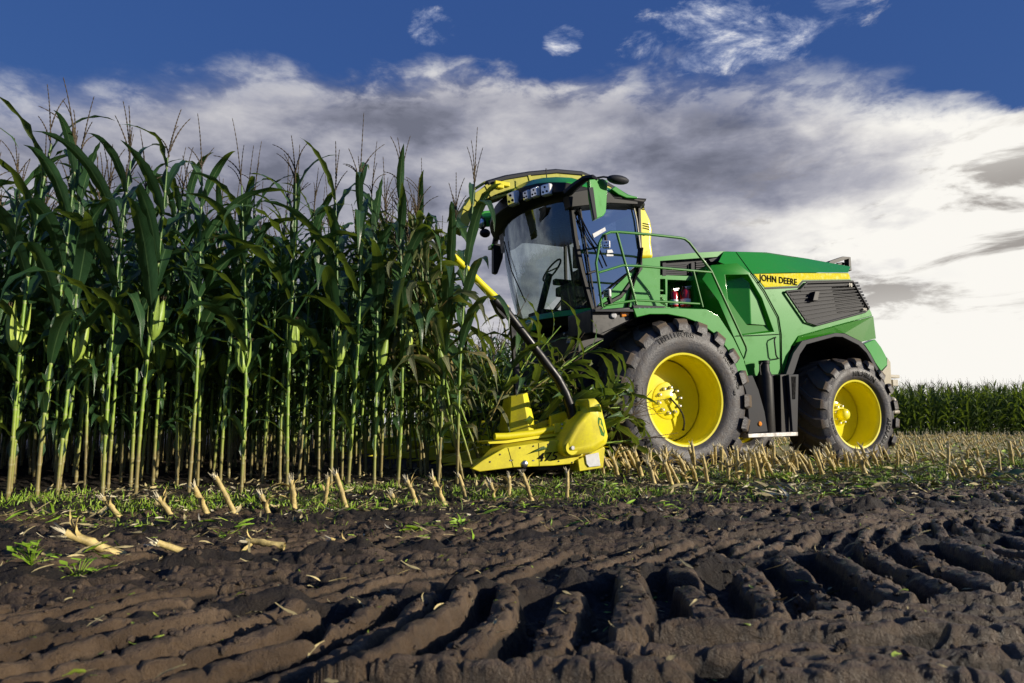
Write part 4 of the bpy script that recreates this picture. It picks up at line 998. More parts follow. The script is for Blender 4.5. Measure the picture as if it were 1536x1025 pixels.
# slope up to the hood of the first rotor
A = SS([(707, 703.5), (758, 671.5), (842, 659.5)], VH-.02); A2 = [(A[0][0]+.02, VH-.05, A[0][2]+.01), (A[1][0]+.05, VH-.28, A[1][2]+.07), (A[2][0], VH-.30, A[2][2]+.06)]
strip_(hd, A, A2)
header = part(hd, 'corn_header', 'yellow_h', bevel=.010)
def hpart(b, name, m, **k): return part(b, name, m, header, **k)
text_on('475', .115, SS([(820.5, 686)], VH+.007)[0], 'ink', header, name='model_number', shear=.25, tilt=R(3), sx=1.25, off=.002, depth=.0015)
b = B(); b.lathe([(0, .02), (.02, .02), (.03, .012), (.036, 0)], SS([(787, 696)], VH)[0], (0, 1, 0), 20)
for x, y in ((800, 691), (766, 691)): b.box(SS([(x, y)], VH)[0], (.02, .01, .01))
hpart(b, 'bolt', 'steel')
b = B(); b.tube(SS([(808, 665), (809, 699)], VH+.001), .003, 5); b.tube(SS([(762, 672), (770, 701)], VH+.001), .003, 5); hpart(b, 'panel_seam', 'ink')
b = B(); b.box(SS([(767, 690.5)], VH)[0], (.035, .006, .008)); hpart(b, 'slot', 'ink')
for x, y in ((780, 672), (800, 669.5), (822, 667), (838, 692), (858, 694), (750, 682), (735, 693)):
    b = B(); b.lathe([(0, .006), (.007, .006), (.009, 0)], SS([(x, y)], VH)[0], (0, 1, 0), 8); hpart(b, 'rivet', 'chassis')
# big shield at the end of the header
cn = SS([(842, 669), (846, 660), (859, 637), (880, 612), (881, 599), (893, 597.5), (901, 607.5), (906.5, 630), (912, 655), (909.5, 667), (888.5, 679.5), (853, 685), (844, 680)], VH+.10)
b = B(); cen = Vector((sum(p[0] for p in cn)/len(cn), VH+.17, sum(p[2] for p in cn)/len(cn)))
inner = [tuple(Vector(p).lerp(cen, .26)+Vector((0, .030, 0))) for p in cn]; back = [(p[0], VH-.15, p[2]) for p in cn]; mid_ = [tuple(Vector(p).lerp(cen, .05)+Vector((0, .012, 0))) for p in cn]
k = len(cn); b.add(back+cn+mid_+inner, [(r*k+i, r*k+(i+1) % k, (r+1)*k+(i+1) % k, (r+1)*k+i) for r in range(3) for i in range(k)]+[tuple(3*k+i for i in range(k))]+[tuple(range(k))])
shield = hpart(b, 'end_shield', 'yellow_h', bevel=.018, smooth=60, seg=3)
c5 = SS([(858, 672)], VH+.135)[0]
b = B(); b.lathe([(.065, 0), (.058, -.03), (.0, -.035)], (c5[0], c5[1]+.004, c5[2]), (0, 1, 0), 28); part(b, 'shield_recess', 'yellow', shield)
b = B(); b.lathe([(0, .02), (.018, .02), (.03, .0)], c5, (0, 1, 0), 20); part(b, 'bolt', 'steel', shield)
b = B(); dc = SS([(897.5, 626), (902, 628), (907.5, 648), (906.5, 655), (902, 653), (897, 634)], VH+.150); b.prism(dc, (0, -.008, 0)); dec = part(b, 'decal', 'green_d', shield, smooth=0)
b = B(); b.prism(SS([(899.5, 630), (901.5, 631), (901, 636), (904.5, 641), (906, 650), (904, 647), (902, 642), (898.8, 638)], VH+.153), (0, -.004, 0)); part(b, 'deer_emblem', 'yellow', dec, smooth=0)
b = B(); b.prism(SS([(866.5, 690), (905, 670), (908, 672), (905, 702), (869, 707.6)], VH+.03), (0, -.25, 0)); hpart(b, 'end_skid', 'yellow_h', bevel=.01)
b = B(); b.prism(SS([(878, 683), (898, 679), (901, 699), (884, 701), (880, 696)], VH+.045), (0, -.012, 0)); hpart(b, 'cover_plate', 'white', bevel=.004)
b = B(); b.tube(SS([(742, 655), (760, 654.5), (800, 650), (832, 643.5), (853, 639)], VH-.12), .032, 10); hpart(b, 'side_tube', 'yellow')
b = B(); b.prism(SS([(832, 636), (856, 632), (860, 640), (846, 648), (832, 650)], VH-.08), (0, -.05, 0)); b.prism(SS([(826, 624), (848, 617), (858, 630), (868, 615), (878, 612), (880, 628), (846, 640), (826, 641)], VH-.25), (0, -.05, 0)); hpart(b, 'tube_bracket', 'yellow_h', bevel=.008)
b = B()
for x, y in ((843, 637), (850, 634.5), (843, 643), (851, 641)): b.ball(SS([(x, y)], VH-.075)[0], .012, 8, 6)
hpart(b, 'bracket_bolts', 'steel')
b = B(); b.prism(SS([(732, 663), (760, 661), (800, 655), (850, 648), (851, 652), (800, 659), (760, 665), (734, 666)], VH-.1), (0, -.3, 0)); hpart(b, 'toothed_edge', 'yellow')
b = B(); b.prism(SS([(772, 702), (792, 700.5), (788, 708), (778, 708)], VH-.06), (0, -.1, 0)); b.prism(SS([(800, 701), (868, 697), (866, 705), (810, 706)], VH-.15), (0, -.4, 0)); hpart(b, 'skid_shoe', 'chassis', bevel=.01)
# tapering column of the crop guard
b = B(); cb = SS([(764.5, 648), (788, 650), (805, 646)], .78); ct = SS([(766, 595), (781, 592), (791, 589)], .78)
lo_ = [cb[0], (cb[1][0], cb[1][1]+.10, cb[1][2]), cb[2], (cb[2][0]+.02, .45, cb[2][2]), (cb[0][0]+.02, .45, cb[0][2])]; hi_ = [ct[0], (ct[1][0], ct[1][1]+.06, ct[1][2]), ct[2], (ct[2][0], .6, ct[2][2]), (ct[0][0], .6, ct[0][2])]
b.add(lo_+hi_, [(i, (i+1) % 5, 5+(i+1) % 5, 5+i) for i in range(5)]+[(0, 1, 2, 3, 4), (9, 8, 7, 6, 5)]); hpart(b, 'guard_column', 'yellow_h', bevel=.006, smooth=0)
b = B(); b.tube(SS([(680, 385), (700, 404), (722, 427), (745, 450)], .93), [.034, .036, .038, .045], 10); b.prism(SS([(741, 441), (762, 458), (778, 484), (772, 480), (750, 461), (738, 449)], .95), (0, -.06, 0)); hpart(b, 'upper_guard_tube', 'yellow')
b = B(); b.tube(SS([(742, 451), (758, 466), (785, 500), (812, 535), (836, 567), (848, 590), (856, 612), (859, 628)], .95), [.045, .045, .043, .043, .045, .048, .05, .05], 10); b.prism(SS([(739, 449), (752, 456), (766, 462), (768, 474), (758, 478), (748, 468)], .97), (0, -.08, 0)); b.tube(SS([(768, 478), (772, 530), (776, 594)], .70), .036, 4); hpart(b, 'lower_guard_tube', 'blackgloss')
# rotors across the width, with dividers between them
for i in range(4):
    vc_ = .35-1.5*i*.95
    b = B(); cx_ = -2.15; b.lathe([(0, .36), (.25, .36), (.30, .30), (.32, .12), (.62, .10), (.64, .02), (.60, -.02), (0, -.02)], (cx_, vc_, .26+HZ), (0, 0, 1), 40)
    for kx in range(20):
        a = 2*math.pi*kx/20; c = Vector((cx_+math.cos(a)*.64, vc_+math.sin(a)*.64, .34+HZ)); b.prism([c+Vector((math.cos(a-.1)*-.04, math.sin(a-.1)*-.04, 0)), c+Vector((math.cos(a+.25)*.06, math.sin(a+.25)*.06, 0)), c+Vector((math.cos(a+.1)*-.05, math.sin(a+.1)*-.05, 0))], (0, 0, .012))
    hpart(b, 'rotor', 'yellow')
for i, vv in enumerate((.78, .40, .02, -.5, -1.1, -1.8, -2.5, -3.2, -3.9)):
    b = B(); L = -3.30-.05*(i % 2)-.22*max(0, -vv)**.8; zt_ = .17+HZ
    tip = (L, vv, zt_); wq = .07 if i % 2 else .14; hq = .30 if i % 2 else .42
    bs = [(-2.45, vv+wq, .20+HZ), (-2.45, vv+wq*.6, hq+HZ), (-2.45, vv-wq*.6, hq+HZ), (-2.45, vv-wq, .20+HZ)]
    b.add([tip]+bs, [(0, 1, 2), (0, 2, 3), (0, 3, 4), (0, 4, 1), (1, 2, 3, 4)]); hpart(b, 'crop_divider', 'yellow_h', bevel=.008, smooth=0)
b = B(); b.box((-1.80, VC, .58+HZ), (.10, 4.5, .42)); b.box((-1.7, VC, .33+HZ), (.4, 4.5, .12)); b.tube([(-1.65, .75, .5), (-1.65, -4.0, .5)], .08, 10); hpart(b, 'rear_wall', 'liner', bevel=.01)
b = B(); b.box((-1.35, VC, .8), (.6, 1.1, .7)); hpart(b, 'feeder_housing', 'chassis', bevel=.03)

# ---- two fire extinguishers standing in the open bay
def extinguisher(px, py, hgt, r, label):
    base = SS([(px, py)], VW-.01)[0]
    w = Vector((ORG[0]+base[0]*Uv[0]+base[1]*Nv[0], ORG[1]+base[0]*Uv[1]+base[1]*Nv[1], base[2]-HZ))
    e = empty('fire_extinguisher', w, TH); tag(e, label, 'fire extinguisher', 'fire extinguishers in the open bay')
    b = MB(); b.lathe([(0, 0), (r*.95, 0), (r, .012), (r, hgt*.70), (r*.85, hgt*.80), (r*.35, hgt*.86), (r*.30, hgt*.90), (0, hgt*.90)], (0, 0, 0), (0, 0, 1), 28); b.build('cylinder', M['red'], e)
    b = MB(); b.lathe([(r*1.01, hgt*.10), (r*1.015, hgt*.11), (r*1.015, hgt*.36), (r*1.01, hgt*.37)], (0, 0, 0), (0, 0, 1), 28, close=True); b.build('label_band', M['white'], e)
    b = MB(); b.box((0, 0, hgt*.93), (r*.5, r*.5, hgt*.08)); b.tube([(-.02, 0, hgt*.95), (r*1.5, 0, hgt*1.02)], .010, 6); b.tube([(-.02, 0, hgt*.90), (r*1.3, 0, hgt*.93)], .008, 6); b.build('valve', M['steel'], e)
    b = MB(); b.tube([(-.01, -.01, hgt*.92), (-r*.9, -.02, hgt*.95), (-r*1.25, -.03, hgt*.75), (-r*1.15, -.04, hgt*.4)], .011, 8); b.build('hose', M['ink'], e)
extinguisher(1011, 460.5, .255, .058, 'smaller red fire extinguisher standing left of a larger one in the green bay')
extinguisher(1028.5, 461, .295, .072, 'larger red fire extinguisher standing right of a smaller one in the green bay')
# ------------------------------------------------------------------ corn plants
class LM:
    """leaf and stalk collector with uv and material slots"""
    def __init__(s): s.v = []; s.f = []; s.uv = []; s.m = []
    def grid(s, rows, us, ts, mi=0, closed=False):
        b = len(s.v); k = len(rows[0])
        for r in rows: s.v += [tuple(p) for p in r]
        for i in range(len(rows)-1):
            for j in range(k if closed else k-1):
                j2 = (j+1) % k
                s.f.append((b+i*k+j, b+i*k+j2, b+(i+1)*k+j2, b+(i+1)*k+j)); s.m.append(mi)
                u2 = us[j+1] if j+1 < len(us) else us[0]
                s.uv += [(us[j], ts[i]), (u2, ts[i]), (u2, ts[i+1]), (us[j], ts[i+1])]
    def tube(s, pts, rs, n=6, mi=0):
        P = [Vector(p) for p in pts]; k = len(P); rows = []
        T = (P[1]-P[0]).normalized(); nx = T.cross(Vector((.3, 1, .1))).normalized()
        for i in range(k):
            T = (P[min(i+1, k-1)]-P[max(i-1, 0)]).normalized(); nx = (nx-T*nx.dot(T)).normalized(); ny = T.cross(nx)
            rows.append([P[i]+nx*math.cos(2*math.pi*j/n)*rs[i]+ny*math.sin(2*math.pi*j/n)*rs[i] for j in range(n)])
        s.grid(rows, [.2]*(n+1), [i/(k-1) for i in range(k)], mi, True)
    def leaf(s, rnd, base, azm, L, Wd, a0, bend, segs=12, cols=4, fold=.35, wav=1.0, mi=0, kink=None, side=0.0, twist=0.0):
        p = Vector(base); rows = []; ts = []; az_ = azm; a = a0; ph = rnd.uniform(0, 6); fr = rnd.uniform(4, 8)
        for i in range(segs+1):
            t = i/segs
            w = Wd*(.42+.58*math.sin(min(1, t/.34)*1.5708))*(1 if t < .40 else max(.0, 1-((t-.40)/.60)**1.6))
            w = max(w, .002)
            d = Vector((math.cos(az_)*math.sin(a), math.sin(az_)*math.sin(a), math.cos(a)))
            sd = Vector((-math.sin(az_), math.cos(az_), 0)); nr = d.cross(sd)
            tw = twist*t; sd2 = sd*math.cos(tw)+nr*math.sin(tw); nr2 = nr*math.cos(tw)-sd*math.sin(tw)
            row = []
            for j in range(cols+1):
                q = -1+2*j/cols
                rp = wav*.14*w*math.sin(fr*t*6.3+ph+(2.1 if q > 0 else 0))*abs(q)
                row.append(p+sd2*(q*w*.5)-nr2*(abs(q)*w*.5*fold*(1-t*.5))*-1+nr2*rp)
            rows.append(row); ts.append(t)
            p = p+d*(L/segs)
            a += bend*(.25+1.5*t)/segs; az_ += side/segs
            if kink and abs(t-kink[0]) < .5/segs: a += kink[1]
            a = min(a, 3.05)
        s.grid(rows, [j/cols for j in range(cols+1)], ts, mi)
    def mesh(s, name, mats, smooth=True):
        me = bpy.data.meshes.new(name); me.from_pydata(s.v, [], s.f)
        for m in mats: me.materials.append(m)
        l = me.uv_layers.new(name='UVMap'); l.data.foreach_set('uv', np.array(s.uv, np.float32).ravel())
        if any(s.m): me.polygons.foreach_set('material_index', s.m)
        me.polygons.foreach_set('use_smooth', [smooth]*len(me.polygons)); me.update(); return me
def corn_parts(seed, H=2.35, segs=12, cols=4, ears=1, dry=False, lush=1.0, low=.75, tube_n=7):
    """returns stalk, foliage, ear list, tassel collectors"""
    rnd = random.Random(seed)
    st = LM(); fo = LM(); ta = LM(); er = []
    lx, ly = rnd.uniform(-.05, .05), rnd.uniform(-.05, .05); ph = rnd.uniform(0, 6)
    def ax(z): t = z/H; return Vector((lx*t*t*1.5+.012*math.sin(t*5+ph), ly*t*t*1.5+.012*math.cos(t*4+ph), z))
    pts = []; rs = []; z = -.03; node = .17
    while z < H+.02:
        r = .0108*(1-.60*max(0, z/H)**1.3)+.002
        pts.append(ax(z)); rs.append(r)
        zn = z+.03
        k = (z-.06)/node
        z = zn if tube_n > 5 else z+.17
    for i, p in enumerate(pts):
        d = abs(((p.z-.06)/node+.5) % 1-.5)
        if d < .1: rs[i] *= 1.22
    st.tube(pts, rs, tube_n)
    plane = rnd.uniform(0, 6.28); nd = int(H/node)
    for k in range(2 if low > .3 else 1, nd+1):
        z = .06+k*node
        if z < low and rnd.random() < .5: continue
        if z > H-.02: break
        t = z/H
        L = (.98-.55*abs(t-.55)**1.2*(1 if t > .55 else .6))*rnd.uniform(.82, 1.12)*lush
        if t > .80: L *= .72
        Wd = .104*(1-.45*max(0, t-.55)/.45)*rnd.uniform(.85, 1.12)
        a = plane+(math.pi if k % 2 else 0)+rnd.uniform(-.45, .45)
        a0 = .34+.25*rnd.random()+(.2 if t < .5 else -.08*(t > .85))
        bend = rnd.uniform(1.3, 2.9)*(1.15 if t < .8 else .75)
        if z < .80 and low > .3: a0 = rnd.uniform(.5, 1.0); bend = rnd.uniform(2.0, 3.2); L *= rnd.uniform(.35, .62); Wd *= rnd.uniform(.38, .6)
        elif z < low+.25: a0 = rnd.uniform(.6, 1.1); bend = rnd.uniform(1.6, 2.4); L *= .68; Wd *= .75
        if dry: bend += .6; a0 += .15
        # sheath hugging the stalk
        r0 = .0120*(1-.62*t**1.3)+.004
        fo.leaf(rnd, ax(z-.12)+Vector((math.cos(a), math.sin(a), 0))*.0, a, .13, .05, .02, .0, 3, 2, fold=-.9, wav=0)
        kink = (rnd.uniform(.35, .6), rnd.uniform(.5, 1.2)) if rnd.random() < (.6 if dry else .2) else None
        fo.leaf(rnd, ax(z)+Vector((math.cos(a), math.sin(a), 0))*r0*.6, a, L, Wd, a0, bend, segs, cols, fold=rnd.uniform(.2, .5), wav=rnd.uniform(.5, 1.5), kink=kink, side=rnd.uniform(-.5, .5), twist=rnd.uniform(-.7, .7)*(2 if dry else 1))
    for e in range(ears):
        e_ = LM(); z = .98+rnd.uniform(-.07, .08)-.2*e; a = 0.0
        ll = rnd.uniform(.25, .32); tl = rnd.uniform(.10, .26); b0 = ax(z)+Vector((math.cos(a), math.sin(a), 0))*.018
        d = Vector((math.cos(a)*math.sin(tl), math.sin(a)*math.sin(tl), math.cos(tl)))
        P = [b0+d*ll*q for q in (0, .06, .14, .3, .5, .68, .82, .93, 1.0)]
        e_.tube(P, [.011, .021, .034, .042, .039, .031, .021, .011, .004], 10)
        for q in range(4):   # husk leaves wrapping the cob, tips free
            aa = a+q*1.6; off = Vector((math.cos(aa), math.sin(aa), 0))*.030
            e_.leaf(rnd, b0+d*.03+off*.55, aa, ll*rnd.uniform(.7, .98), .040, tl*.6+.07, -.12, 7, 2, fold=-1.1, wav=.2)
        sk = LM()
        for q in range(7): sk.tube([P[-2], P[-1]+Vector((rnd.uniform(-.02, .02), rnd.uniform(-.02, .02), .015)), P[-1]+Vector((rnd.uniform(-.035, .035), rnd.uniform(-.035, .035), rnd.uniform(-.02, .03)))], [.003, .0025, .001], 4)
        er.append((e_, sk))
    top = ax(H); sx, sy = rnd.uniform(-.12, .12), rnd.uniform(-.12, .12)
    def spike(p0, d, L, droop, kn):
        p = Vector(p0); d = Vector(d).normalized(); P = []; Rr = []; nseg = kn*2
        for i in range(nseg+1):
            P.append(p.copy()); Rr.append((.0078 if i % 2 else .0036)*(1-.55*i/nseg)); d = (d+Vector((d.x*droop, d.y*droop, -droop*.6))*(1/nseg)).normalized(); p += d*L/nseg
        ta.tube(P, Rr, 4)
    ta.tube([ax(H-.02), top+Vector((sx*.1, sy*.1, .10))], [.005, .004], 5)
    tp = top+Vector((sx*.1, sy*.1, .08))
    kq = 9 if tube_n > 5 else 4
    spike(tp, (sx, sy, 1), rnd.uniform(.32, .50), .6, kq+4)
    for q in range(rnd.randint(2, 6)):
        aa = rnd.uniform(0, 6.28); s_ = rnd.uniform(.12, .42)
        spike(tp+Vector((0, 0, rnd.uniform(-.06, .06))), (math.cos(aa)*s_+sx, math.sin(aa)*s_+sy, 1), rnd.uniform(.17, .34), rnd.uniform(.3, 1.6), kq)
    return st, fo, er, ta
class Corn:
    def __init__(s, seed, **kw):
        st, fo, er, ta = corn_parts(seed, **kw)
        s.st = st.mesh('stalk', [M['stalk']]); s.fo = fo.mesh('foliage', [M['leaf_dry'] if kw.get('dry') else M['leaf']]); s.ta = ta.mesh('tassel', [M['tassel']])
        s.er = [(e.mesh('ear', [M['husk']]), k.mesh('silk', [M['tassel']])) for e, k in er]
    def place(s, loc, rz, sc_, label, group, tilt=(0, 0), name='corn_plant', tassel=True, cat='corn plant'):
        o = bpy.data.objects.new(name, None); C.objects.link(o); o.location = loc; o.rotation_euler = (tilt[0], tilt[1], 0)
        o.empty_display_size = .1
        tag(o, label, cat, group)
        def ch(nm, me, par, rot=True):
            c = bpy.data.objects.new(nm, me); C.objects.link(c); c.parent = par
            if rot: c.rotation_euler = (0, 0, rz); c.scale = (sc_, sc_, sc_)
            return c
        ch('stalk', s.st, o); ch('foliage', s.fo, o)
        if tassel: ch('tassel', s.ta, o)
        for e, k in s.er:
            q = ch('ear', e, o); ch('silk', k, q, False)
        return o
rc = random.Random(11)
V_no = [Corn(100+i, H=2.30+.03*(i % 5), ears=0, low=.75 if i % 2 else .45) for i in range(10)]
V_ear = [Corn(200+i, H=2.32+.03*(i % 4), ears=1, low=.85 if i % 2 else .62) for i in range(8)]
V_dry = [Corn(300+i, H=2.25+.04*(i % 3), ears=i % 2, dry=True, lush=.95, low=.45) for i in range(6)]
GR = 'standing corn plants at the edge of the field'
ordn = ['first', 'second', 'third', 'fourth', 'fifth', 'sixth', 'seventh', 'eighth', 'ninth', 'tenth', 'eleventh', 'twelfth', 'thirteenth', 'fourteenth', 'fifteenth', 'sixteenth']
front = [(8, 1, .02), (58, 0, 0), (88, 1, .0), (150, 0, 0), (204, 1, .0), (283, 0, .0), (362, 1, 0), (430, 1, 0), (498, 1, 0), (524, 0, 0), (563, 1, 0), (596, 1, 0), (655, 0, 0), (684, 0, 0)]
for i, (px, ear, ln) in enumerate(front):
    u, v, _ = S(px, 748, 1.05+.03*math.sin(i*2.3)); x, y = uv2xy(u, v)
    var = V_ear[(i*3) % 8] if ear else V_no[(i*2) % 9]
    lab = '%scorn plant, %s stalk from the left in the front row' % ('pale-eared ' if ear else '', ordn[i])
    tz = R(rc.uniform(-2.0, 2.0))
    var.place((x, y, gh(x, y)-.01), (TH+(0 if i % 3 else math.pi)+rc.uniform(-.7, .2)) if ear else rc.uniform(0, 6.28), rc.uniform(1.03, 1.13), lab, GR, (R(rc.uniform(-2.5, 2.5)), tz))
cnt = 0; rest = []
for r in range(1, 12):
    v0 = 1.05-.75*r if r else 1.05
    uu_ = -10.5
    while uu_ < (-3.42 if r <= 2 else -3.1)+.1*math.sin(r):
        uu_ += rc.uniform(.135, .20)
        v = v0+rc.uniform(-.04, .04); x, y = uv2xy(uu_, v)
        # inside the picture?
        sx_ = x/y
        inside = sx_ > -.80
        var = V_ear[rc.randrange(8)] if rc.random() < .62 else V_no[rc.randrange(10)]
        arg = ((x, y, gh(x, y)-.01), rc.uniform(0, 6.28), rc.uniform(.96, 1.13))
        if inside and cnt < 262: cnt += 1; var.place(*arg, 'tall green corn plant standing behind the front row of the corn block', GR, (R(rc.uniform(-3, 3)), R(rc.uniform(-3, 3))))
        elif sx_ > -1.7: rest.append(arg)
for r in range(12, 22):
    uu_ = -17.0
    while uu_ < 2.2:
        uu_ += rc.uniform(.17, .26); x, y = uv2xy(uu_, 1.05-.75*r+rc.uniform(-.04, .04))
        if y > 1 and x/y > -1.2: rest.append(((x, y, gh(x, y)-.01), rc.uniform(0, 6.28), rc.uniform(.93, 1.06)))
print('corn placed', cnt, 'rest', len(rest))
def merge_stuff(name, variants, places, mats, kind='stuff'):
    """variants: list of LM; places: (loc, rz, scale, tilt)"""
    arr = []
    for L in variants:
        arr.append((np.array(L.v, np.float32), np.array(L.f, np.int32), np.array(L.uv, np.float32), np.array(L.m, np.int32)))
    Vs, Fs, Us, Ms = [], [], [], []; off = 0
    rr = random.Random(77)
    for p in places:
        loc, rz, s_ = p[:3]; tl = p[3] if len(p) > 3 else (0, 0)
        v, f, uv, m = arr[p[4] if len(p) > 4 else rr.randrange(len(arr))]
        rot = np.array((Matrix.Rotation(tl[1], 3, 'Y') @ Matrix.Rotation(tl[0], 3, 'X') @ Matrix.Rotation(rz, 3, 'Z')), np.float32)
        Vs.append((v*s_) @ rot.T+np.array(loc, np.float32)); Fs.append(f+off); Us.append(uv); Ms.append(m); off += len(v)
    V = np.concatenate(Vs); F = np.concatenate(Fs); U_ = np.concatenate(Us); Mm = np.concatenate(Ms)
    me = bpy.data.meshes.new(name); me.vertices.add(len(V)); me.vertices.foreach_set('co', V.ravel())
    me.loops.add(F.size); me.loops.foreach_set('vertex_index', F.ravel()); me.polygons.add(len(F)); me.polygons.foreach_set('loop_start', np.arange(0, F.size, 4, dtype=np.int32))
    me.polygons.foreach_set('material_index', Mm); me.polygons.foreach_set('use_smooth', np.ones(len(F), bool)); me.update(calc_edges=True)
    l = me.uv_layers.new(name='UVMap'); l.data.foreach_set('uv', U_.ravel())
    for m in mats: me.materials.append(m)
    o = bpy.data.objects.new(name, me); C.objects.link(o); o['kind'] = kind; print(name, len(F)); return o
def joined(seed, **kw):
    st, fo, er, ta = corn_parts(seed, **kw); J = LM()
    for k, L in enumerate([fo, st, ta]+[e for e, _ in er]):
        b = len(J.v); J.v += L.v; J.f += [tuple(b+i for i in f) for f in L.f]; J.uv += L.uv; J.m += [min(k, 3)]*len(L.f)
    return J
CM = [M['leaf'], M['stalk'], M['tassel'], M['husk']]
o = merge_stuff('corn_crop', [joined(500+i, H=2.4, segs=7, cols=2, tube_n=5, ears=i % 2) for i in range(6)], rest, CM)
tag(o, 'dense green corn crop beyond the individually seen plants on the left', 'corn crop')
# the far edge of the corn field, behind the stubble
far = []
rf = random.Random(9)
for row in range(9):
    x = -2.0
    while x < 75:
        x += rf.uniform(.14, .24)*(1 if row < 2 else 1.7)
        if x > 40: x += .15
        y = 33.5+row*.8+rf.uniform(-.1, .1)+.02*(x-20)
        far.append(((x, y, -.02), rf.uniform(0, 6.28), rf.uniform(.90, 1.06), (R(rf.uniform(-4, 4)), R(rf.uniform(-3, 6)))))
o = merge_stuff('distant_corn', [joined(600+i, H=2.35, segs=5, cols=2, tube_n=4, ears=0, low=.15) for i in range(6)], far, [M['leaf_far_lit'], M['leaf_far_lit'], M['tassel'], M['husk']])
tag(o, 'distant wall of ripe corn across the stubble at the right', 'corn crop')
# plants being drawn in by the header: bent, torn and wilting
GB = 'bent corn plants gathered by the header'
gat = [(-3.42, .86, -8, 4, 1.02), (-3.34, .62, -9, -2, 1.04), (-3.28, .40, -9, 3, 1.02), (-3.2, .80, -15, 6, .96), (-3.2, .15, -11, -4, 1.04), (-3.1, .60, -19, 2, .92), (-3.28, -.05, -8, 5, 1.02), (-3.18, -.3, -9, 0, 1.0), (-3.40, .30, -7, -5, 1.08), (-3.0, .3, -23, 3, .86), (-3.2, -.7, -8, 2, 1.0), (-3.3, -1.2, -6, 2, 1.0), (-2.93, .74, -28, 8, .74), (-3.25, 1.0, -14, 3, .96), (-3.12, .95, -21, 2, .84), (-2.8, .25, -20, 0, .62), (-2.75, .55, -16, 5, .55), (-2.85, -.1, -14, 5, .66), (-2.9, -.6, -10, 5, .70), (-2.7, .1, -8, -5, .55)]
for i, (u, v, lean, side, s_) in enumerate(gat):
    x, y = uv2xy(u, v); var = V_dry[i % 6]
    d = Vector((Uv[0]*math.sin(R(lean))+Nv[0]*math.sin(R(side)), Uv[1]*math.sin(R(lean))+Nv[1]*math.sin(R(side)), 1)).normalized()
    q = Vector((0, 0, 1)).rotation_difference(d).to_euler()
    o = var.place((x, y, .12), rc.uniform(0, 6.28), s_, 'bent corn plant with wilting leaves pushed forward by the yellow guard tube', GB)
    o.rotation_euler = q
# severed plants heaped above the rotors, tops trailing towards the front wheel
V_cut = [Corn(400+i, H=.95+.1*i, ears=0, dry=i % 2 == 0, lush=.82+.05*i, low=.05) for i in range(4)]
cut = [(-2.65, .1, .35, 10, 10, .55), (-2.5, -.1, .40, -10, 0, .6), (-2.45, .3, .3, 25, -10, .5), (-2.3, .1, .35, -20, 10, .5), (-2.6, -.5, .4, 15, 0, .7), (-2.3, -.5, .4, 30, 10, .6), (-2.1, .2, .4, 45, 15, .45), (-2.75, .70, .50, 62, -4, .52), (-2.70, .45, .75, 50, 10, .50), (-2.65, .80, .30, 70, 6, .48), (-2.60, .20, .60, 58, -8, .55), (-2.7, .55, .95, 38, 14, .50), (-2.55, .05, .40, 66, 4, .52), (-2.5, .75, .45, 74, 12, .62), (-2.45, .35, .85, 46, -6, .5), (-2.6, -.2, .7, 52, 3, .55), (-2.35, .65, .62, 79, 14, .66), (-2.3, .5, .8, 70, 16, .64), (-2.4, .1, .9, 60, 0, .52), (-2.85, .68, .75, 20, 12, .46), (-2.8, .35, .6, 28, -8, .50), (-2.2, .30, .55, 40, 0, .42), (-2.1, .70, .48, 72, 14, .46), (-2.3, .55, .55, 64, 6, .62), (-2.2, .62, .70, 76, 8, .66), (-2.55, .5, .75, 48, 6, .55), (-2.25, .75, .42, 80, 14, .58), (-2.45, .6, 1.0, 55, 6, .55), (-2.0, .55, .62, 58, 12, .5), (-2.6, .45, .95, 30, 2, .50), (-2.75, .0, 1.0, 30, 5, .5)]
for i, (u, v, z, lean, side, s_) in enumerate(cut):
    x, y = uv2xy(u, v); var = V_cut[i % 4]
    d = Vector((Uv[0]*math.sin(R(lean))+Nv[0]*math.sin(R(side))*math.cos(R(lean)), Uv[1]*math.sin(R(lean))+Nv[1]*math.sin(R(side))*math.cos(R(lean)), math.cos(R(lean))))
    q = Vector((0, 0, 1)).rotation_difference(d.normalized()).to_euler()
    o = var.place((x, y, z-.12), rc.uniform(0, 6.28), s_*1.55, 'severed corn top lying over the yellow corn header', 'severed corn tops heaped on the header', tassel=i % 2 == 0)
    o.rotation_euler = q

# ------------------------------------------------------------------ stubble
def stub_parts(seed, L=.20, r=.0125):
    rnd = random.Random(seed); s1 = LM(); s2 = LM()
    P = [Vector((0, 0, -.04)), Vector((0, 0, 0)), Vector((.002, 0, L*.35)), Vector((.004, .002, L*.45)), Vector((.006, 0, L*.55)), Vector((.004, .003, L))]
    s1.tube(P, [r*1.25, r*1.2, r, r*1.25, r*1.0, r*.95], 9)
    for i in range(11):     # frayed rind and pith
        a = rnd.uniform(0, 6.28); rr = r*rnd.uniform(.2, 1.0); h = rnd.uniform(.012, .05); o_ = rnd.uniform(.1, .8)
        b0 = Vector((math.cos(a)*rr, math.sin(a)*rr, L-.012))
        s2.leaf(rnd, b0, a, h+.012, .009, o_*.5, rnd.uniform(0, 1.5), 3, 1, fold=0, wav=0)
    s2.tube([Vector((0, 0, L-.01)), Vector((0, 0, L+.006))], [r*.85, r*.55], 8)
    for i in range(rnd.randint(1, 4)):     # torn leaf sheath
        a = rnd.uniform(0, 6.28); s1.leaf(rnd, Vector((0, 0, L*rnd.uniform(.1, .7))), a, rnd.uniform(.05, .17), .022, rnd.uniform(.3, 1.0), rnd.uniform(1, 2.4), 6, 2, fold=.6, wav=1.5)
    return s1, s2
SV = [stub_parts(700+i, L=.13+.028*(i % 4), r=.0130+.0015*(i % 3)) for i in range(8)]
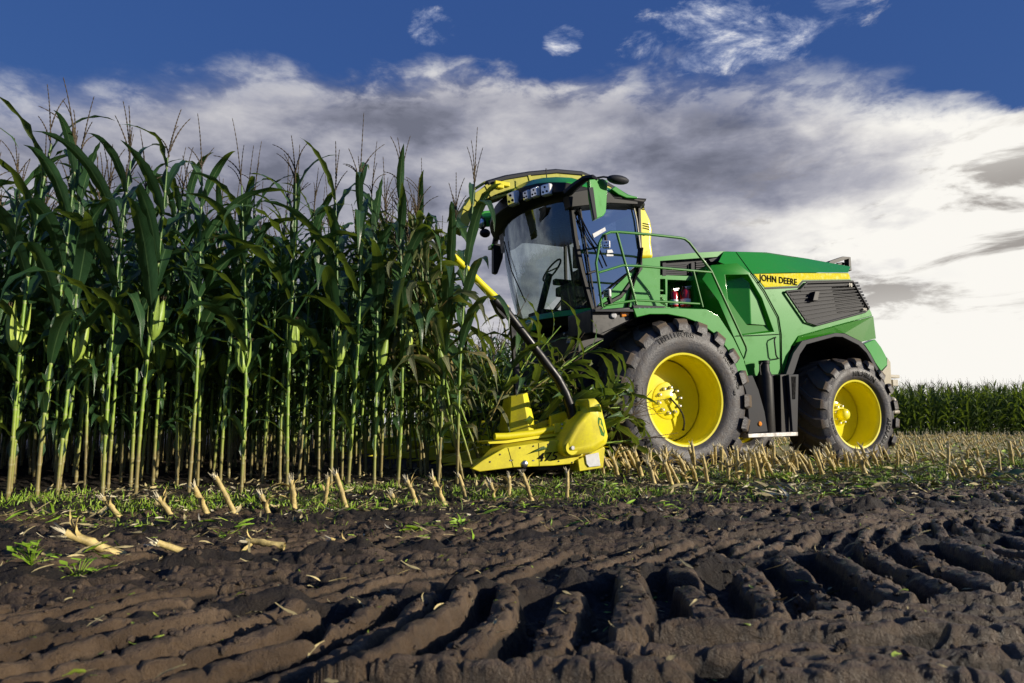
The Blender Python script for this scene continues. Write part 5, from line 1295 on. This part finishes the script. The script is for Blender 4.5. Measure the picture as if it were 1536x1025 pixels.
SM = [(a.mesh('rind', [M['stub']]), b.mesh('torn_top', [M['pith']])) for a, b in SV]
def lean_e(lean, side):
    d = Vector((Uv[0]*math.sin(lean)+Nv[0]*math.sin(side), Uv[1]*math.sin(lean)+Nv[1]*math.sin(side), math.cos(lean)))
    return Vector((0, 0, 1)).rotation_difference(d.normalized()).to_euler()
def stub(x, y, lean, side, s_, label, group='cut corn stubs', i=0, z=None, seed=0):
    a, b = SM[i % 8]
    o = bpy.data.objects.new('corn_stub', a); C.objects.link(o); o.location = (x, y, gh(x, y) if z is None else z); o.rotation_euler = lean_e(lean, side); o.scale = (s_, s_, s_)
    t = bpy.data.objects.new('torn_top', b); C.objects.link(t); t.parent = o
    tag(o, label, 'corn stub', group); return o
rs2 = random.Random(21)
frt = [(178, 772, -52, .95), (262, 768, -44, .95), (311, 766, -34, .9), (352, 765, -36, 1.05), (404, 761, -30, .95), (441, 757, -12, 1.0), (487, 753, 4, .9), (519, 755, -24, 1.0), (598, 752, -28, .95), (624, 749, -30, .95), (666, 749, -32, 1.0), (702, 743, -24, .95), (741, 744, -18, .95), (763, 738, 3, .9), (797, 742, -30, 1.0), (850, 738, 4, .9)]
for i, (px, py, ln, s_) in enumerate(frt):
    x, y = G(px, py, .05)
    stub(x, y, R(ln*.8), R(rs2.uniform(-8, 8)), s_*1.12, 'cut corn stub in front of the standing corn, %s from the left' % ordn[i], 'cut corn stubs', i)
ns = 0; stub_rest = []
cand = []
for v0 in (1.62, 1.05, .55, .30, -.45, -1.2, -1.95, -2.7, -3.45, -4.2, -4.95, -5.7, -6.45, -7.2, -7.95, -8.7, -9.45, -10.2, -10.95, -11.7, -12.45, -13.2, -14, -14.7, -15.5):
    u = -1.9
    while u < 40:
        u += rs2.uniform(.085, .14) if v0 > -.3 else rs2.uniform(.14, .22)
        v = v0+rs2.uniform(-.07, .07); x, y = uv2xy(u, v)
        if y > 33: break
        if x/y > .9: break
        if v0 > 1.5 and u > .9 and not (u < 1.2): continue
        if v0 == 1.05 and u > 3.3 and rs2.random() < .75: continue
        if v0 == .55 and rs2.random() < .5: continue
        if rs2.random() > (.95 if v0 > -.3 and u < 2.2 else .42): continue
        if -.75 < v < -.02 and (-.5 < u < .55 or 2.75 < u < 3.4): continue
        cand.append((math.hypot(x, y), x, y))
x_extra = [(1432, 716), (1441, 718), (1452, 716), (1470, 716), (1476, 714), (1500, 709), (1519, 705), (1421, 712)]
for px, py in x_extra: x, y = G(px, py, .02); cand.append((0, x, y))
cand.sort()
for d, x, y in cand:
    ln, sd_ = R(rs2.gauss(-20, 13)), R(rs2.gauss(0, 9)); s_ = rs2.uniform(.80, 1.2)*(1.22 if d < 9.5 else 1)
    if ns < 250: stub(x, y, ln, sd_, s_, 'straw coloured corn stub in the cut rows beside and behind the harvester', 'corn stubs in the harvested rows', ns); ns += 1
    else: stub_rest.append(((x, y, 0.0), rs2.uniform(0, 6), s_*(1.15 if d > 16 else 1), (rs2.gauss(0, .2), -.4)))
JS = []
for a, b in SV[:5]:
    J = LM(); J.v = a.v+b.v; J.f = a.f+[tuple(len(a.v)+i for i in f) for f in b.f]; J.uv = a.uv+b.uv; J.m = [0]*len(a.f)+[1]*len(b.f); JS.append(J)
o = merge_stuff('stubble', JS, stub_rest, [M['stub'], M['pith']]); tag(o, 'straw coloured stubble across the harvested field', 'stubble')
# loose cut stalk pieces lying on the mud
for (px, py, z_, ln, sd_, s_, k, lb) in [(168, 828, .02, -62, 12, 1.30, 1, 'thick orange-yellow cut stalk lying on the mud at the left'), (318, 822, .02, -66, 10, 1.15, 3, 'split yellow cut stalk lying right of a thicker one on the mud'), (415, 818, .02, -82, -25, .9, 5, 'short flat piece of pale cut stalk below the corn edge'), (540, 806, .02, -80, -30, .8, 2, 'thin pale cut stalk lying on green moss'), (12, 1040, .0, 3, 4, .62, 4, 'blurred pale stub at the bottom left corner')]:
    x, y = G(px, py, z_); stub(x, y, R(ln), R(sd_), s_, lb, None, k)
# ------------------------------------------------------------------ litter, moss tufts, weeds
def litter(name, n, mats, place, seed, lab, cat, L=(.02, .10), Wd=(.006, .022), flat=True):
    rnd = random.Random(seed); J = LM(); vs = []
    for i in range(14):
        q = LM(); a0 = rnd.uniform(1.25, 1.6) if flat else rnd.uniform(.1, .8)
        q.leaf(rnd, (0, 0, .004), rnd.uniform(0, 6.28), rnd.uniform(*L), rnd.uniform(*Wd), a0, rnd.uniform(-.5, .7), 5, 2, fold=rnd.uniform(0, .8), wav=1.5, twist=rnd.uniform(-1.5, 1.5), side=rnd.uniform(-1, 1), mi=i % len(mats)); vs.append(q)
    pl = []; k = 0
    xs, ys_ = place(rnd, n)
    zs = height(np.array(xs), np.array(ys_))
    for x, y, z in zip(xs, ys_, zs): pl.append(((x, y, float(z)+.002), rnd.uniform(0, 6.28), rnd.uniform(.6, 1.5), (rnd.gauss(0, .22), rnd.gauss(0, .22))))
    o = merge_stuff(name, vs, pl, mats); tag(o, lab, cat); return o
def zone(uv_fn):
    def f(rnd, n):
        X, Y = [], []
        while len(X) < n:
            u, v, w = uv_fn(rnd)
            x, y = uv2xy(u, v)
            if y < 1.2 or y > 33 or abs(x) > y*1.1+1: continue
            if rnd.random() > w: continue
            X.append(x); Y.append(y)
        return X, Y
    return f
def cl_(u, v): return float(perlin(np.array([u*1.3]), np.array([v*1.9+5]))[0])
litter('leaf_litter', 6500, [M['litter'], M['pith'], M['litter']], zone(lambda r: (lambda u, v: (u, v, .25+1.6*max(0, cl_(u, v))))(r.uniform(-6.5, 8), r.gauss(1.6, .85))), 31, 'dry torn leaf scraps strewn along the cut row', 'leaf litter', (.015, .085), (.004, .016))
litter('chopped_leaves', 4200, [M['litter_g'], M['litter'], M['litter_g']], zone(lambda r: (r.uniform(-2, 26), r.uniform(-14, 2.0), .5+.5*r.random())), 32, 'yellow-green chopped leaves scattered over the stubble field', 'leaf litter', (.05, .22), (.015, .04))
litter('straw_scraps', 5200, [M['litter'], M['litter_g'], M['pith']], zone(lambda r: (lambda u, v: (u, v, .35+1.2*max(0, cl_(u, v))))(r.uniform(-1.5, 12), r.uniform(-.5, 3.2))), 36, 'straw and yellowed leaf scraps on the ground right of the header', 'leaf litter', (.03, .17), (.006, .026))
litter('moss_scraps', 4200, [M['litter_g'], M['weed'], M['litter']], zone(lambda r: (lambda u, v: (u, v, max(0, cl_(u*1.1+5, v*.8))*3)) (r.uniform(-7, 7), 1.7+2.0*r.random()**1.6)), 44, 'scattered yellow-green leaf scraps between the cut row and the ruts', 'leaf litter', (.015, .09), (.004, .016))
litter('chopped_green', 4600, [M['litter_g'], M['litter'], M['weed']], zone(lambda r: (lambda u, v: (u, v, .3+1.2*max(0, cl_(u*1.4, v*1.3))))(r.uniform(-2, 9), -.8+3.9*r.random()**1.25)), 38, 'yellow-green shredded leaves lying between the stubs', 'leaf litter', (.03, .16), (.008, .03))
litter('mud_litter', 3800, [M['litter'], M['litter'], M['litter_g']], zone(lambda r: (r.uniform(-7, 4), 1.9+4.4*r.random()**1.7, .5)), 33, 'few straw scraps lying on the rutted mud', 'leaf litter', (.012, .07), (.003, .011))
litter('grass_tufts', 9500, [M['weed'], M['litter_g'], M['weed']], zone(lambda r: (lambda u, v: (u, v, max(0, cl_(u*.9+3, v)*3.2)))(r.uniform(-7, 5), r.gauss(1.75, .55))), 34, 'short bright green moss and grass tufts along the cut row', 'grass', (.012, .05), (.003, .007), flat=False)
def clods(n, seed):
    rnd = random.Random(seed); vs = []
    for i in range(10):
        q = LM(); bmc = bmesh.new(); bmesh.ops.create_cube(bmc, size=1); bmesh.ops.subdivide_edges(bmc, edges=bmc.edges[:], cuts=1, use_grid_fill=True)
        for v in bmc.verts:
            v.co = v.co.normalized()*rnd.uniform(.36, .62); v.co.z *= .7
        bmc.verts.index_update(); q.v = [tuple(v.co) for v in bmc.verts]; q.f = [tuple(v.index for v in f.verts) for f in bmc.faces]; q.uv = [(0, 0)]*(4*len(q.f)); q.m = [0]*len(q.f); vs.append(q); bmc.free()
    X, Y = zone(lambda r: (lambda u, v: (u, v, .15+2.2*max(0, float(perlin(np.array([u*2.1+7]), np.array([v*2.6]))[0]))))(r.uniform(-7, 5), r.uniform(.8, 6.4)))(rnd, n)
    Z = height(np.array(X), np.array(Y)); pl = []
    for x, y, z in zip(X, Y, Z): s_ = .005+.024*rnd.random()**4; pl.append(((x, y, float(z)+s_*.12), rnd.uniform(0, 6.28), s_, (rnd.uniform(-.6, .6), rnd.uniform(-.6, .6))))
    o = merge_stuff('soil_clods', vs, pl, [M['clod']]); tag(o, 'small crumbs and clods of dark soil scattered over the tyre tracks', 'soil clods'); o.data.polygons.foreach_set('use_smooth', [False]*len(o.data.polygons))
clods(24000, 41)
def weed(px, py, s_, lab, n=12, seed=1):
    rnd = random.Random(seed); x, y = G(px, py, .03); z = gh(x, y)
    e = empty('weed_plant', (x, y, z)); tag(e, lab, 'weed')
    b = MB(); L = MB()
    for i in range(n):
        a = rnd.uniform(0, 6.28); r = rnd.uniform(.01, .07)*s_; h = rnd.uniform(.02, .085)*s_
        b.tube([(0, 0, 0), (math.cos(a)*r*.6, math.sin(a)*r*.6, h*.7), (math.cos(a)*r, math.sin(a)*r, h)], .0016*s_, 5)
        c = Vector((math.cos(a)*r, math.sin(a)*r, h)); w = rnd.uniform(.009, .017)*s_; tl = Matrix.Rotation(rnd.uniform(-.6, .6), 3, 'X') @ Matrix.Rotation(rnd.uniform(-.6, .6), 3, 'Y')
        ring_ = [c+tl @ Vector((math.cos(t*1.047)*w*(1.2 if t % 3 == 0 else 1), math.sin(t*1.047)*w*.8, .2*w*(t % 2))) for t in range(6)]
        L.add([c+Vector((0, 0, -.1*w))]+ring_, [(0, 1+t, 1+(t+1) % 6) for t in range(6)])
    b.build('stem', M['weed'], e); L.build('leaves', M['weed'], e, recalc=False)
weed(46, 858, 1.0, 'low bright green weed with round leaves at the far left', 22, 3)
weed(118, 850, .95, 'small pale green weed right of a leafier one on mud', 13, 5)
weed(1328, 722, 1.2, 'sparse green weed sprouting right of the rear tyre', 9, 8)
# a broad green leaf lying on the ground at the right
b = LM(); rr_ = random.Random(4); b.leaf(rr_, (0, 0, .03), R(-15), .75, .11, 1.35, .5, 14, 4, fold=.3, wav=1.2, twist=.5)
lf = bpy.data.objects.new('fallen_leaf', b.mesh('fallen_leaf', [M['leaf']])); C.objects.link(lf); x, y = G(1478, 720, .03); lf.location = (x, y, gh(x, y)); tag(lf, 'long green corn leaf lying on the mud at the right edge', 'leaf')
